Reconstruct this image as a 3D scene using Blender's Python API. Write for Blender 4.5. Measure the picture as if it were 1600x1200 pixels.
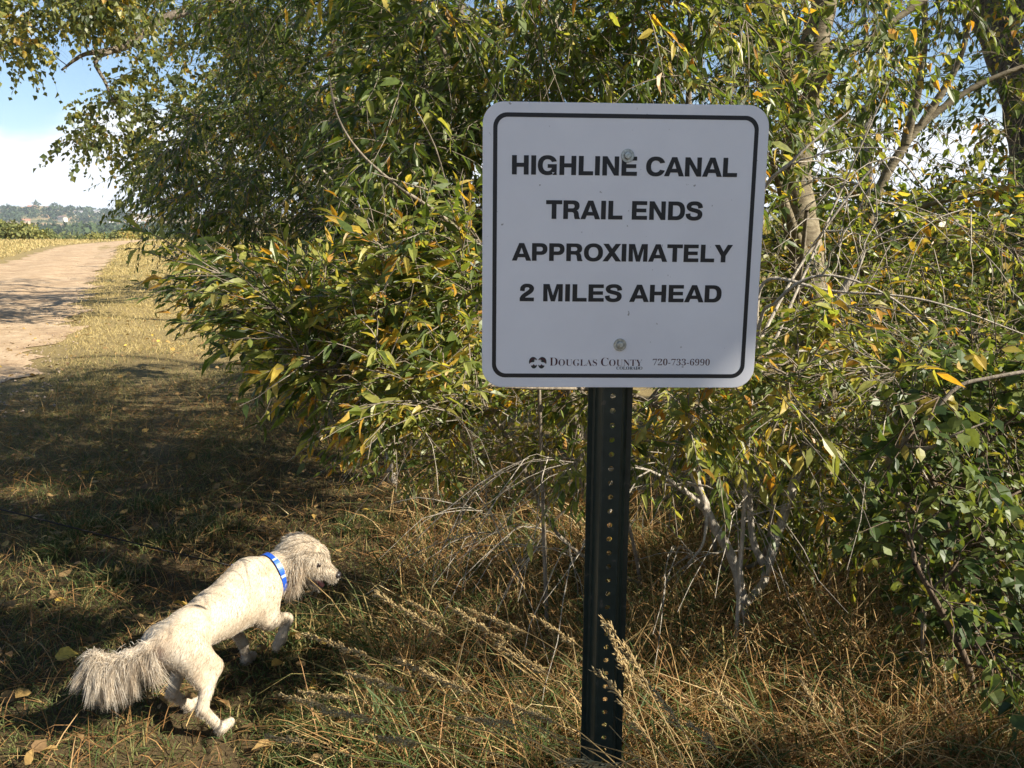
import bpy, bmesh, math, random
import numpy as np
from mathutils import Vector, Matrix, noise as mnoise

for o in list(bpy.data.objects):
    bpy.data.objects.remove(o)
SC = bpy.context.scene
COL = SC.collection
R = math.radians

# ------------------------------------------------------------------ camera
CAM_H = 1.55
PITCH = R(10.5)
F = 1320.0
cam_d = bpy.data.cameras.new('camera')
cam_d.sensor_fit = 'HORIZONTAL'
cam_d.sensor_width = 36.0
cam_d.lens = F / 1600.0 * 36.0
cam_d.clip_start = 0.05
cam_d.clip_end = 9000.0
cam = bpy.data.objects.new('camera', cam_d)
cam.location = (0, 0, CAM_H)
cam.rotation_euler = (R(90) - PITCH, 0, 0)
COL.objects.link(cam)
SC.camera = cam

# ------------------------------------------------------------------ sun, sky, exposure
SUN_AZ = R(110.0)        # clockwise from +Y (the view direction)
SUN_EL = R(36.0)
SUN = np.array([math.sin(SUN_AZ) * math.cos(SUN_EL), math.cos(SUN_AZ) * math.cos(SUN_EL), math.sin(SUN_EL)])
sun_d = bpy.data.lights.new('sun', 'SUN')
sun_d.energy = 5.0
sun_d.angle = R(0.53)
sun_d.color = (1.0, 0.93, 0.81)
sun = bpy.data.objects.new('sun', sun_d)
sun.rotation_euler = Vector(SUN).to_track_quat('Z', 'Y').to_euler()
COL.objects.link(sun)

W = bpy.data.worlds.new('World')
SC.world = W
W.use_nodes = True
nt = W.node_tree
bg = nt.nodes['Background']
sky = nt.nodes.new('ShaderNodeTexSky')
sky.sky_type = 'NISHITA'
sky.sun_disc = False
sky.sun_elevation = SUN_EL
sky.sun_rotation = SUN_AZ
sky.air_density = 1.0
sky.dust_density = 0.15
sky.ozone_density = 4.0
bg.inputs['Strength'].default_value = 0.06


def build_clouds():
    """White cumulus in the sky: noise over the view direction, denser toward the horizon."""
    N, L = nt.nodes.new, nt.links.new
    tc = N('ShaderNodeTexCoord')
    sep = N('ShaderNodeSeparateXYZ'); L(tc.outputs['Generated'], sep.inputs[0])
    mp = N('ShaderNodeMapping'); mp.inputs['Scale'].default_value = (1.0, 1.0, 2.4)
    mp.inputs['Location'].default_value = (0.35, 0.1, 0.15)
    L(tc.outputs['Generated'], mp.inputs['Vector'])
    n = N('ShaderNodeTexNoise'); n.inputs['Scale'].default_value = 3.4
    n.inputs['Detail'].default_value = 7; n.inputs['Roughness'].default_value = 0.56
    L(mp.outputs[0], n.inputs['Vector'])
    # threshold falls near the horizon: a bank of white cloud there, loose puffs above
    thr = N('ShaderNodeMapRange'); L(sep.outputs['Z'], thr.inputs['Value'])
    thr.inputs['From Min'].default_value = 0.075; thr.inputs['From Max'].default_value = 0.135
    thr.inputs['To Min'].default_value = 0.30; thr.inputs['To Max'].default_value = 0.61
    sub = N('ShaderNodeMath'); sub.operation = 'SUBTRACT'
    L(n.outputs['Fac'], sub.inputs[0]); L(thr.outputs[0], sub.inputs[1])
    ramp = N('ShaderNodeMapRange'); ramp.interpolation_type = 'SMOOTHSTEP'
    L(sub.outputs[0], ramp.inputs['Value'])
    ramp.inputs['From Min'].default_value = -0.02; ramp.inputs['From Max'].default_value = 0.14
    mix = N('ShaderNodeMix'); mix.data_type = 'RGBA'
    L(ramp.outputs[0], mix.inputs['Factor'])
    L(sky.outputs[0], mix.inputs['A'])
    mix.inputs['B'].default_value = (8.0, 8.3, 8.8, 1)
    L(mix.outputs['Result'], bg.inputs['Color'])


build_clouds()
SC.view_settings.view_transform = 'Standard'
SC.view_settings.look = 'None'
SC.view_settings.gamma = 1.0
SC.view_settings.exposure = 1.36
SC.render.engine = 'CYCLES'
SC.cycles.max_bounces = 6
SC.cycles.diffuse_bounces = 3
SC.cycles.transmission_bounces = 3

# ------------------------------------------------------------------ frames of reference
CP, SP = math.cos(PITCH), math.sin(PITCH)
ROAD_AZ = math.atan(-605.0 / F)
RD = np.array([math.sin(ROAD_AZ), math.cos(ROAD_AZ)])     # along the road
RT = np.array([math.cos(ROAD_AZ), -math.sin(ROAD_AZ)])    # to its right


def at(px, py, Y):
    """the point seen at photo pixel (px, py) at distance Y in front of the camera"""
    a, b = (px - 800.0) / F, (600.0 - py) / F
    d = np.array([a, CP + b * SP, -SP + b * CP])
    p = d * (Y / d[1])
    return np.array([p[0], p[1], p[2] + CAM_H])


def on_ground(px, py):
    a, b = (px - 800.0) / F, (600.0 - py) / F
    d = np.array([a, CP + b * SP, -SP + b * CP])
    t = CAM_H / -d[2]
    p = d * t
    return np.array([p[0], p[1], ground_z(p[0], p[1])])


def st(s, t):
    p = RD * s + RT * t
    return float(p[0]), float(p[1])


def sstep(a, b, x):
    u = np.clip((x - a) / (b - a), 0, 1)
    return u * u * (3 - 2 * u)


def ground_z(x, y):
    x = np.asarray(x, float); y = np.asarray(y, float)
    r = np.hypot(x, y)
    s = x * RD[0] + y * RD[1]
    t = x * RT[0] + y * RT[1]
    z = 0.025 * np.sin(x * 2.3 + 1.1 * np.sin(y * 1.7)) + 0.02 * np.sin(y * 3.1 + x) * np.cos(x * 1.3)
    z = z * sstep(0.3, 2.5, r) * (1 - sstep(60, 120, r))
    roadmask = sstep(-5.6, -4.6, t) * (1 - sstep(-1.0, -0.3, t))
    z = z * (1 - 0.7 * roadmask) - 0.05 * roadmask
    z = z - 0.55 * sstep(2.0, 3.6, t) * (1 - sstep(6.5, 9, t)) * (1 - sstep(25, 60, s))     # the dry canal
    z = z + 0.5 * sstep(9, 14, t) * (1 - sstep(60, 140, r))
    z = z - 9.0 * sstep(112, 260, r)
    az = np.arctan2(x, y)
    ridge = 35 + 6 * np.sin(az * 9 + 1) + 5 * np.sin(az * 23) + 3 * np.sin(az * 51 + 2)
    z = z + (ridge + 9) * sstep(600, 2700, r) ** 1.15
    z = z + 14 * np.sin(az * 14 + 2.0) * np.sin(r / 310.0) * sstep(600, 1300, r) * (1 - sstep(2200, 2700, r))
    z = z + 2.2 * sstep(160, 420, r) * np.sin(x / 55.0) * np.cos(y / 70.0)
    return z


# ------------------------------------------------------------------ small helpers
def tag(o, label=None, cat=None, group=None, kind=None):
    for k, v in (('label', label), ('category', cat), ('group', group), ('kind', kind)):
        if v:
            o[k] = v
    return o


def empty(name, loc=(0, 0, 0), label=None, cat=None, group=None):
    o = bpy.data.objects.new(name, None)
    o.location = [float(v) for v in loc]
    o.empty_display_size = 0.1
    COL.objects.link(o)
    return tag(o, label, cat, group)


def link_mesh(name, me, mat=None, parent=None, smooth=False):
    o = bpy.data.objects.new(name, me)
    if mat:
        me.materials.append(mat)
    me.polygons.foreach_set('use_smooth', np.full(len(me.polygons), bool(smooth)))
    COL.objects.link(o)
    if parent is not None:
        o.parent = parent
        o.matrix_parent_inverse = Matrix.Translation(-Vector(parent.location))
    return o


def np_mesh(name, V, faces, mat=None, parent=None, tint=None, smooth=False):
    """V (n,3); faces: list of int arrays (m,3) and/or (m,4); tint: per-vertex float"""
    me = bpy.data.meshes.new(name)
    V = np.asarray(V, np.float32)
    faces = [np.asarray(f, np.int32) for f in faces if len(f)]
    me.vertices.add(len(V))
    me.vertices.foreach_set('co', V.ravel())
    idx = np.concatenate([f.ravel() for f in faces])
    tot = np.concatenate([np.full(len(f), f.shape[1], np.int32) for f in faces])
    me.loops.add(len(idx))
    me.loops.foreach_set('vertex_index', idx)
    me.polygons.add(len(tot))
    me.polygons.foreach_set('loop_start', np.concatenate([[0], np.cumsum(tot)[:-1]]).astype(np.int32))
    me.update(calc_edges=True)
    if tint is not None:
        a = me.attributes.new('tint', 'FLOAT', 'POINT')
        a.data.foreach_set('value', np.asarray(tint, np.float32))
    return link_mesh(name, me, mat, parent, smooth)


def norm(v):
    return v / np.maximum(np.linalg.norm(v, axis=-1, keepdims=True), 1e-9)


class Bag:
    """collects vertices and faces of one mesh"""
    def __init__(s):
        s.V, s.F, s.T, s.n = [], [], [], 0

    def add(s, V, faces, tint=0.0):
        V = np.asarray(V, float).reshape(-1, 3)
        for f in faces:
            if len(f):
                s.F.append(np.asarray(f, np.int64) + s.n)
        s.V.append(V)
        s.T.append(np.broadcast_to(np.asarray(tint, float), (len(V),)) if np.ndim(tint) < 2 else np.asarray(tint).ravel())
        s.n += len(V)

    def build(s, name, mat=None, parent=None, smooth=False):
        if not s.V:
            return None
        q = [f for f in s.F if f.shape[1] == 4]
        t = [f for f in s.F if f.shape[1] == 3]
        fs = ([np.concatenate(t)] if t else []) + ([np.concatenate(q)] if q else [])
        return np_mesh(name, np.concatenate(s.V), fs, mat, parent, np.concatenate(s.T), smooth)


def tubes(P, Rr, k=4):
    """P (N,m,3) polylines, Rr (N,m) radii -> V, [quads]"""
    P = np.asarray(P, float); Rr = np.asarray(Rr, float)
    N, m, _ = P.shape
    T = np.gradient(P, axis=1)
    T = norm(T)
    ref = np.where(np.abs(T[:, :1, 2:3]) > 0.9, np.array([1.0, 0, 0]), np.array([0, 0, 1.0]))
    U = norm(np.cross(np.broadcast_to(ref, T.shape), T))
    Wv = np.cross(T, U)
    a = np.linspace(0, 2 * np.pi, k, endpoint=False)
    V = (P[:, :, None, :] + Rr[:, :, None, None] * (np.cos(a)[None, None, :, None] * U[:, :, None, :] + np.sin(a)[None, None, :, None] * Wv[:, :, None, :]))
    base = (np.arange(N) * m * k)[:, None, None]
    i = np.arange(m - 1)[None, :, None] * k
    j = np.arange(k)[None, None, :]
    j2 = (j + 1) % k
    q = np.stack([base + i + j, base + i + j2, base + i + k + j2, base + i + k + j], -1).reshape(-1, 4)
    return V.reshape(-1, 3), [q]


def smooth_line(pts, m=24):
    """Catmull-Rom through pts, m samples evenly in parameter"""
    p = np.asarray(pts, float)
    q = np.vstack([2 * p[0] - p[1], p, 2 * p[-1] - p[-2]])
    u = np.linspace(0, len(p) - 1 - 1e-6, m)
    i = u.astype(int); f = (u - i)[:, None]
    a, b, c, d = q[i], q[i + 1], q[i + 2], q[i + 3]
    return 0.5 * (2 * b + (c - a) * f + (2 * a - 5 * b + 4 * c - d) * f ** 2 + (3 * b - a - 3 * c + d) * f ** 3)


def limb_tube(bag, pts, r0, r1, rng, m=28, k=9, rough=0.12, tint=0.5):
    P = smooth_line(pts, m)
    r = np.linspace(r0, r1, m)
    V, q = tubes(P[None], r[None], k)
    ctr = np.repeat(P, k, axis=0)
    w = 1 + rough * rng.standard_normal(len(V)) * 0.6 + rough * np.sin(np.arange(len(V)) % k * 2.1 + np.repeat(np.arange(m), k) * 0.33)
    V = ctr + (V - ctr) * w[:, None]
    bag.add(V, q, tint)
    return P, r


# leaf templates: (x along, y across, z up), unit length and width
LEAF_LANCE = (np.array([[0, 0, 0], [.28, -.46, .10], [.28, 0, 0], [.28, .46, .10], [.62, -.36, .03], [.62, 0, -.05], [.62, .36, .03], [1, 0, -.16]]),
              [[0, 1, 2], [0, 2, 3], [4, 7, 5], [5, 7, 6]], [[1, 4, 5, 2], [2, 5, 6, 3]])
LEAF_OVAL = (np.array([[0, 0, 0], [.22, -.44, .08], [.25, 0, 0], [.22, .44, .08], [.55, -.48, .08], [.58, 0, -.02], [.55, .48, .08], [1, 0, -.10]]),
             [[0, 1, 2], [0, 2, 3], [4, 7, 5], [5, 7, 6]], [[1, 4, 5, 2], [2, 5, 6, 3]])
LEAF_SIMPLE = (np.array([[0, 0, 0], [.4, -.5, .10], [1, 0, -.08], [.4, .5, .10]]), [[0, 1, 2], [0, 2, 3]], [])


def leaves(bag, P, D, Nrm, Ln, Wd, tint, tmpl):
    n = len(P)
    X = norm(D)
    Y = norm(np.cross(Nrm, X))
    Z = np.cross(X, Y)
    tv, tri, quad = tmpl
    k = len(tv)
    Wz = (Wd + Ln * 0.35) * np.random.default_rng(n).uniform(-.5, 2.3, n)
    V = P[:, None, :] + tv[None, :, 0, None] * (X * Ln[:, None])[:, None, :] + tv[None, :, 1, None] * (Y * Wd[:, None])[:, None, :] + tv[None, :, 2, None] * (Z * Wz[:, None])[:, None, :]
    off = (np.arange(n) * k)[:, None, None]
    fs = []
    for f in (tri, quad):
        if len(f):
            fa = np.asarray(f)
            fs.append((fa[None] + off).reshape(-1, fa.shape[1]))
    bag.add(V.reshape(-1, 3), fs, np.repeat(tint, k))


# ------------------------------------------------------------------ materials
def new_mat(name):
    m = bpy.data.materials.new(name)
    m.use_nodes = True
    return m, m.node_tree.nodes, m.node_tree.links, m.node_tree.nodes['Principled BSDF']


def ramp_node(N, stops):
    r = N.new('ShaderNodeValToRGB')
    while len(r.color_ramp.elements) < len(stops):
        r.color_ramp.elements.new(0.5)
    for e, (p, c) in zip(r.color_ramp.elements, stops):
        e.position = p
        e.color = (*c, 1)
    return r


def foliage_mat(name, stops, trans=0.5, rough=0.42, spec=0.5, tgain=(1.5, 1.45, 0.6)):
    m, N, L, P = new_mat(name)
    at_ = N.new('ShaderNodeAttribute'); at_.attribute_name = 'tint'
    r = ramp_node(N, stops); L.new(at_.outputs['Fac'], r.inputs[0])
    g = N.new('ShaderNodeNewGeometry')
    ns = N.new('ShaderNodeTexNoise'); ns.inputs['Scale'].default_value = 90; L.new(g.outputs['Position'], ns.inputs['Vector'])
    mr = N.new('ShaderNodeMapRange'); L.new(ns.outputs['Fac'], mr.inputs['Value'])
    mr.inputs['From Min'].default_value = .3; mr.inputs['From Max'].default_value = .7
    mr.inputs['To Min'].default_value = .8; mr.inputs['To Max'].default_value = 1.18
    mul = N.new('ShaderNodeVectorMath'); mul.operation = 'SCALE'
    L.new(r.outputs[0], mul.inputs[0]); L.new(mr.outputs[0], mul.inputs['Scale'])
    L.new(mul.outputs[0], P.inputs['Base Color'])
    P.inputs['Roughness'].default_value = rough
    P.inputs['Specular IOR Level'].default_value = spec
    t = N.new('ShaderNodeBsdfTranslucent')
    mt = N.new('ShaderNodeVectorMath'); mt.operation = 'MULTIPLY'
    L.new(mul.outputs[0], mt.inputs[0]); mt.inputs[1].default_value = tgain
    L.new(mt.outputs[0], t.inputs['Color'])
    mx = N.new('ShaderNodeMixShader'); mx.inputs[0].default_value = trans
    L.new(P.outputs[0], mx.inputs[1]); L.new(t.outputs[0], mx.inputs[2])
    L.new(mx.outputs[0], N['Material Output'].inputs[0])
    return m


def bark_mat(name, a, b, scale=(14, 14, 2.5), bump=0.6, detail=5):
    m, N, L, P = new_mat(name)
    g = N.new('ShaderNodeNewGeometry')
    mp = N.new('ShaderNodeMapping'); mp.inputs['Scale'].default_value = scale
    L.new(g.outputs['Position'], mp.inputs['Vector'])
    ns = N.new('ShaderNodeTexNoise'); ns.inputs['Scale'].default_value = 3; ns.inputs['Detail'].default_value = detail
    ns.inputs['Roughness'].default_value = .7
    L.new(mp.outputs[0], ns.inputs['Vector'])
    r = ramp_node(N, [(.35, a), (.65, b)]); L.new(ns.outputs['Fac'], r.inputs[0])
    L.new(r.outputs[0], P.inputs['Base Color'])
    P.inputs['Roughness'].default_value = .85
    P.inputs['Specular IOR Level'].default_value = .2
    bp = N.new('ShaderNodeBump'); bp.inputs['Strength'].default_value = bump; bp.inputs['Distance'].default_value = .02
    L.new(ns.outputs['Fac'], bp.inputs['Height']); L.new(bp.outputs[0], P.inputs['Normal'])
    return m


def plain_mat(name, c, rough=.6, spec=.4, metal=0, var=0.0, scale=20):
    m, N, L, P = new_mat(name)
    P.inputs['Base Color'].default_value = (*c, 1)
    P.inputs['Roughness'].default_value = rough
    P.inputs['Specular IOR Level'].default_value = spec
    P.inputs['Metallic'].default_value = metal
    if var:
        g = N.new('ShaderNodeNewGeometry')
        ns = N.new('ShaderNodeTexNoise'); ns.inputs['Scale'].default_value = scale; ns.inputs['Detail'].default_value = 4
        L.new(g.outputs['Position'], ns.inputs['Vector'])
        lo = tuple(v * (1 - var) for v in c); hi = tuple(min(1, v * (1 + var)) for v in c)
        r = ramp_node(N, [(.3, lo), (.7, hi)]); L.new(ns.outputs['Fac'], r.inputs[0])
        L.new(r.outputs[0], P.inputs['Base Color'])
    return m


WILLOW = [(0, (.044, .068, .018)), (.35, (.098, .142, .032)), (.62, (.21, .250, .058)), (.80, (.42, .38, .10)), (.90, (.50, .34, .05)), (1, (.45, .21, .035))]
M_WILLOW = foliage_mat('willow_leaf', WILLOW)
M_COTTON = foliage_mat('cottonwood_leaf', [(0, (.046, .066, .020)), (.4, (.095, .120, .036)), (.7, (.19, .205, .06)), (.9, (.40, .34, .08)), (1, (.45, .26, .05))])
M_GLOSSY = foliage_mat('shrub_leaf', [(0, (.032, .058, .017)), (.45, (.075, .115, .032)), (.85, (.21, .24, .065)), (1, (.45, .30, .04))], trans=.4, rough=.45, spec=.35)
M_DRYLEAF = foliage_mat('dry_leaf', [(0, (.14, .085, .04)), (.5, (.28, .18, .075)), (.8, (.42, .27, .07)), (1, (.55, .38, .07))], trans=.2, rough=.7, spec=.2)
M_GRASS = foliage_mat('grass_blade', [(0, (.045, .075, .018)), (.35, (.09, .12, .032)), (.55, (.28, .22, .085)), (.8, (.46, .355, .14)), (1, (.58, .46, .21))], trans=.3, rough=.6, spec=.25, tgain=(1.1, 1.0, .7))
M_STRAW = foliage_mat('dry_straw', [(0, (.14, .075, .030)), (.4, (.31, .165, .060)), (.75, (.48, .33, .14)), (1, (.58, .46, .25))], trans=.25, rough=.6, spec=.25, tgain=(1.1, .95, .6))
M_SEED = foliage_mat('seed_head', [(0, (.28, .19, .08)), (.6, (.50, .37, .17)), (1, (.60, .48, .25))], trans=.35, rough=.6, spec=.2, tgain=(1.1, .95, .6))
M_BARK_Y = bark_mat('young_poplar_bark', (.12, .095, .06), (.26, .22, .145), (5, 5, 16), .35)
M_BARK_O = bark_mat('old_furrowed_bark', (.05, .040, .03), (.22, .18, .13), (16, 16, 3), 1.0)
M_BARK_W = bark_mat('bleached_dead_wood', (.22, .19, .15), (.50, .44, .35), (30, 30, 6), .6)
M_BARK_G = bark_mat('grey_twig_bark', (.13, .105, .075), (.29, .245, .185), (25, 25, 8), .4)
M_BARK_D = bark_mat('dark_stem_bark', (.07, .05, .033), (.17, .125, .085), (25, 25, 8), .4)

# ------------------------------------------------------------------ leaves pruned or kept to shape sun and shade
_b1 = norm(np.cross(SUN, np.array([0, 0, 1.0])))
_b2 = np.cross(_b1, SUN)


def sunplane(p):
    p = np.asarray(p, float)
    return np.stack([p @ _b1, p @ _b2], -1)


SHADE = [(np.array([x_, 1.38, 1.27]), np.array([x_, 1.38, 1.76]), .085) for x_ in (-.04, .07, .18, .29, .40)] + [(np.array([.17, 1.37, .62]), np.array([.17, 1.37, 1.3]), .03)]    # leaves kept here to hold the sign in shade
GAPS = []      # (point a, point b, radius, chance that a leaf in the way is missing)


def gap(a, b, r, p=1.0, far=.12):
    GAPS.append((np.asarray(a, float), np.asarray(b, float), r, p, far))


def sun_filter(P, rng):
    """False for leaves pruned so that the sun gets through"""
    keep = np.ones(len(P), bool)
    q = sunplane(P)
    for a, b, r, pr, far in GAPS:
        A, B = sunplane(a), sunplane(b)
        ab = B - A
        h = np.clip(((q - A) @ ab) / max(ab @ ab, 1e-9), 0, 1)
        d = np.linalg.norm(q - A - h[:, None] * ab, axis=1)
        sunward = (P - a) @ SUN > far
        rr = r * (0.75 + 0.5 * rng.random(len(P)))
        keep &= ~((d < rr) & sunward & (rng.random(len(P)) < pr))
    for a, b, r in SHADE:
        A, B = sunplane(a), sunplane(b)
        ab = B - A
        h = np.clip(((q - A) @ ab) / max(ab @ ab, 1e-9), 0, 1)
        keep |= np.linalg.norm(q - A - h[:, None] * ab, axis=1) < r
    return keep


# ------------------------------------------------------------------ the plant builder
def plant(name, label, cat, limbs, targets, leaf_mat, bark, seed, leaf=(.08, .02), tmpl=LEAF_LANCE, twigs=6, per=12, twig_len=.35,
          droop=.5, leafdroop=.35, spread=.8, tint=(.35, .2), yellow=.12, group=None, sec_r=1.0, bare=.1, sag=.12, filt=False, lean=(0, 0, 0), trunk_k=9, up=.5, rough=.12):
    """limbs: [(points, r0, r1)], the first is the trunk; targets (N,3): where the side branches end"""
    rng = np.random.default_rng(seed)
    base = np.asarray(limbs[0][0][0], float)
    root = empty(name, base, label, cat, group)
    tb = Bag(); bb = Bag(); lb = Bag()
    LP, LR = [], []
    for i, (pts, r0, r1) in enumerate(limbs):
        pts = [np.asarray(p_, float) for p_ in pts]
        if i:
            lp = np.concatenate(LP)
            dj = np.linalg.norm(lp - pts[0], axis=1)
            if dj.min() < (1.8 if r0 > .05 else .8):
                pts[0] = lp[int(np.argmin(dj))]
            if filt and not sun_filter(smooth_line(pts, 30), rng).all() and len(limbs) > 2 and r0 < .13:
                continue
        P, r = limb_tube(tb, pts, r0, r1, rng, k=trunk_k, rough=rough, m=30)
        if i == 0:
            P, r = P[4:], r[4:]
        LP.append(P); LR.append(r)
    LP = np.concatenate(LP); LR = np.concatenate(LR)
    T = np.asarray(targets, float)
    N = len(T)
    if N:
        dmin = np.min(np.linalg.norm(T[:, None] - LP[None], axis=2) + up * np.maximum(0, LP[None, :, 2] - T[:, None, 2]), axis=1)
        T = T[np.argsort(dmin)]
        NL = len(LP)
        pts = np.zeros((NL + N * 4, 3)); rad = np.zeros(NL + N * 4)
        pts[:NL] = LP; rad[:NL] = LR; cnt = NL
        A = np.zeros((N, 3)); AR = np.zeros(N)
        fr = np.array([.35, .55, .75, .92])
        for i in range(N):
            d_ = np.linalg.norm(T[i] - pts[:cnt], axis=1)
            c_ = d_ * (1 + .3 * rng.random(cnt)) + up * np.maximum(0, pts[:cnt, 2] - T[i, 2]) + np.where(np.arange(cnt) < NL, 0, .05 + .0006 / np.maximum(rad[:cnt], .0006) * .1)
            c_ = np.where(d_ < .12, c_ + .3, c_)
            j = int(np.argmin(c_))
            A[i] = pts[j]; AR[i] = rad[j]
            l_ = np.linalg.norm(T[i] - A[i])
            r_ = min(AR[i] * .7, (.0025 + .0065 * l_) * sec_r)
            pts[cnt:cnt + 4] = A[i] + (T[i] - A[i]) * fr[:, None] + np.array([0, 0, sag * l_ * .45]) * (4 * fr * (1 - fr))[:, None]
            rad[cnt:cnt + 4] = r_ * (1 - .7 * fr)
            cnt += 4
        D = T - A
        ln = np.linalg.norm(D, axis=1)
        C = A + .5 * D + np.array([0, 0, 1.0]) * (sag * ln)[:, None] + rng.standard_normal((N, 3)) * (.05 * ln)[:, None]
        u = np.linspace(0, 1, 8)[None, :, None]
        S = (1 - u) ** 2 * A[:, None] + 2 * u * (1 - u) * C[:, None] + u ** 2 * T[:, None]
        S[:, 1:-1] += rng.standard_normal((N, 6, 3)) * (.022 * ln)[:, None, None]
        r0 = np.minimum(AR * .7, (.0025 + .0065 * ln) * sec_r)
        rr = r0[:, None] * np.linspace(1, .28, 8)[None] + .0006
        sk = (sun_filter(S[:, 3], rng) & sun_filter(S[:, 6], rng)) if filt else np.ones(N, bool)
        V, q = tubes(S[sk], rr[sk], 4)
        bb.add(V, q, .5)
        # twigs along the outer part of every side branch
        K = twigs
        uu = np.concatenate([rng.uniform(.30, 1, (N, K - 1)), np.ones((N, 1))], 1)[..., None]
        O = (1 - uu) ** 2 * A[:, None] + 2 * uu * (1 - uu) * C[:, None] + uu ** 2 * T[:, None]
        Tg = norm(2 * (1 - uu) * (C - A)[:, None] + 2 * uu * (T - C)[:, None])
        rd = rng.standard_normal((N, K, 3)); rd[..., 2] *= .6
        dr = norm(Tg * (1 - .35 * spread) + spread * norm(rd) * (.9 - .5 * (uu > .999)) + np.asarray(lean))
        L = twig_len * rng.uniform(.5, 1.25, (N, K))
        v = np.linspace(0, 1, 6)
        G = np.array([0, 0, -1.0])
        TP = O[:, :, None] + dr[:, :, None] * (L[..., None, None] * v[None, None, :, None]) + G * (L * droop)[..., None, None] * (v ** 2)[None, None, :, None]
        TP = TP + rng.standard_normal(TP.shape) * (.03 * L)[..., None, None] * v[None, None, :, None]
        TP = TP.reshape(N * K, 6, 3)
        if filt:
            tk = sun_filter(TP[:, 3], rng) & np.repeat(sk, K)
        else:
            tk = np.ones(len(TP), bool)
        rr = np.linspace(.0019, .0007, 6)[None] * np.ones((N * K, 1)) * min(1.6, .6 + .6 * sec_r)
        V, q = tubes(TP[tk], rr[tk], 3)
        bb.add(V, q, .5)
        # leaves
        has = (rng.random(N * K) > bare) & tk
        TPl = TP[has]; Ll = L.reshape(-1)[has]
        M = len(TPl)
        if M and per:
            sj = (np.arange(per) + .6) / per
            sj = np.clip(.08 + .92 * sj[None] + rng.uniform(-.4, .4, (M, per)) / per, 0, 1)
            ii = np.minimum((sj * 5).astype(int), 4); ff = (sj * 5 - ii)[..., None]
            rows = np.arange(M)[:, None]
            LPp = TPl[rows, ii] * (1 - ff) + TPl[rows, ii + 1] * ff
            tg = norm(TPl[rows, ii + 1] - TPl[rows, ii])
            side = norm(np.cross(tg, np.array([0, 0, 1.0]) + .3 * rng.standard_normal((M, per, 3))))
            sg = np.where(np.arange(per) % 2 == 0, 1.0, -1.0)[None, :, None]
            Dl = norm(tg * .75 + side * sg * rng.uniform(.35, .95, (M, per, 1)) + G * leafdroop * rng.uniform(.2, 1.8, (M, per, 1)) + .22 * rng.standard_normal((M, per, 3)))
            Nn = norm(np.array([0, 0, 1.0]) + .55 * rng.standard_normal((M, per, 3)))
            Ln = leaf[0] * rng.uniform(.75, 1.15, (M, 1)) * rng.uniform(.5, 1.25, (M, per)) * (1 - .35 * np.maximum(0, sj - .8) / .2)
            Wd = Ln * leaf[1] / leaf[0] * rng.uniform(.65, 1.4, (M, per))
            tw = rng.normal(0, tint[1] * .8, (M, 1)) + rng.normal(tint[0], tint[1] * .7, (M, per))
            yl = (rng.random((M, 1)) < yellow * .9) & (rng.random((M, per)) < .6) | (rng.random((M, per)) < yellow * .45)
            tw = np.where(yl, rng.uniform(.78, 1.0, (M, per)), np.clip(tw, 0, .72))
            P_ = LPp.reshape(-1, 3)
            k = sun_filter(P_ + .5 * Ln.reshape(-1, 1) * Dl.reshape(-1, 3), rng) if filt else np.ones(len(P_), bool)
            k &= rng.random(len(k)) > .12
            leaves(lb, P_[k], Dl.reshape(-1, 3)[k], Nn.reshape(-1, 3)[k], Ln.reshape(-1)[k], Wd.reshape(-1)[k], tw.reshape(-1)[k], tmpl)
    tb.build('trunk', bark, root, True)
    bb.build('branches', bark, root, True)
    lb.build('crown', leaf_mat, root)
    return root


def blob(rng, n, c, r, hollow=.35):
    """n points through an ellipsoid, thinner at the middle"""
    d = norm(rng.standard_normal((n, 3)))
    rad = (hollow + (1 - hollow) * rng.random(n)) ** .6
    return np.asarray(c) + d * rad[:, None] * np.asarray(r)


def in_poly(p, poly):
    x, y = p[:, 0], p[:, 1]
    c = np.zeros(len(p), bool)
    n = len(poly)
    for i in range(n):
        x1, y1 = poly[i]; x2, y2 = poly[(i + 1) % n]
        m = (y1 > y) != (y2 > y)
        c ^= m & (x < (x2 - x1) * (y - y1) / ((y2 - y1) or 1e-9) + x1)
    return c


def fill(rng, n, poly, Y0, Y1, pw=1.0, zmin=.1):
    """n points of a thicket that stands between distances Y0 and Y1 with the given outline as seen from the trail"""
    poly = np.asarray(poly, float)
    lo, hi = poly.min(0), poly.max(0)
    out = []
    while len(out) < n:
        q = lo + (hi - lo) * rng.random((n * 3, 2))
        q = q[in_poly(q, poly)]
        for a in q:
            Y = Y0 + (Y1 - Y0) * rng.random() ** pw
            p = at(a[0], a[1], Y)
            if p[2] > zmin - .5 * (p[0] > 1.5):
                out.append(p)
            if len(out) >= n:
                break
    return np.array(out)

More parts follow.
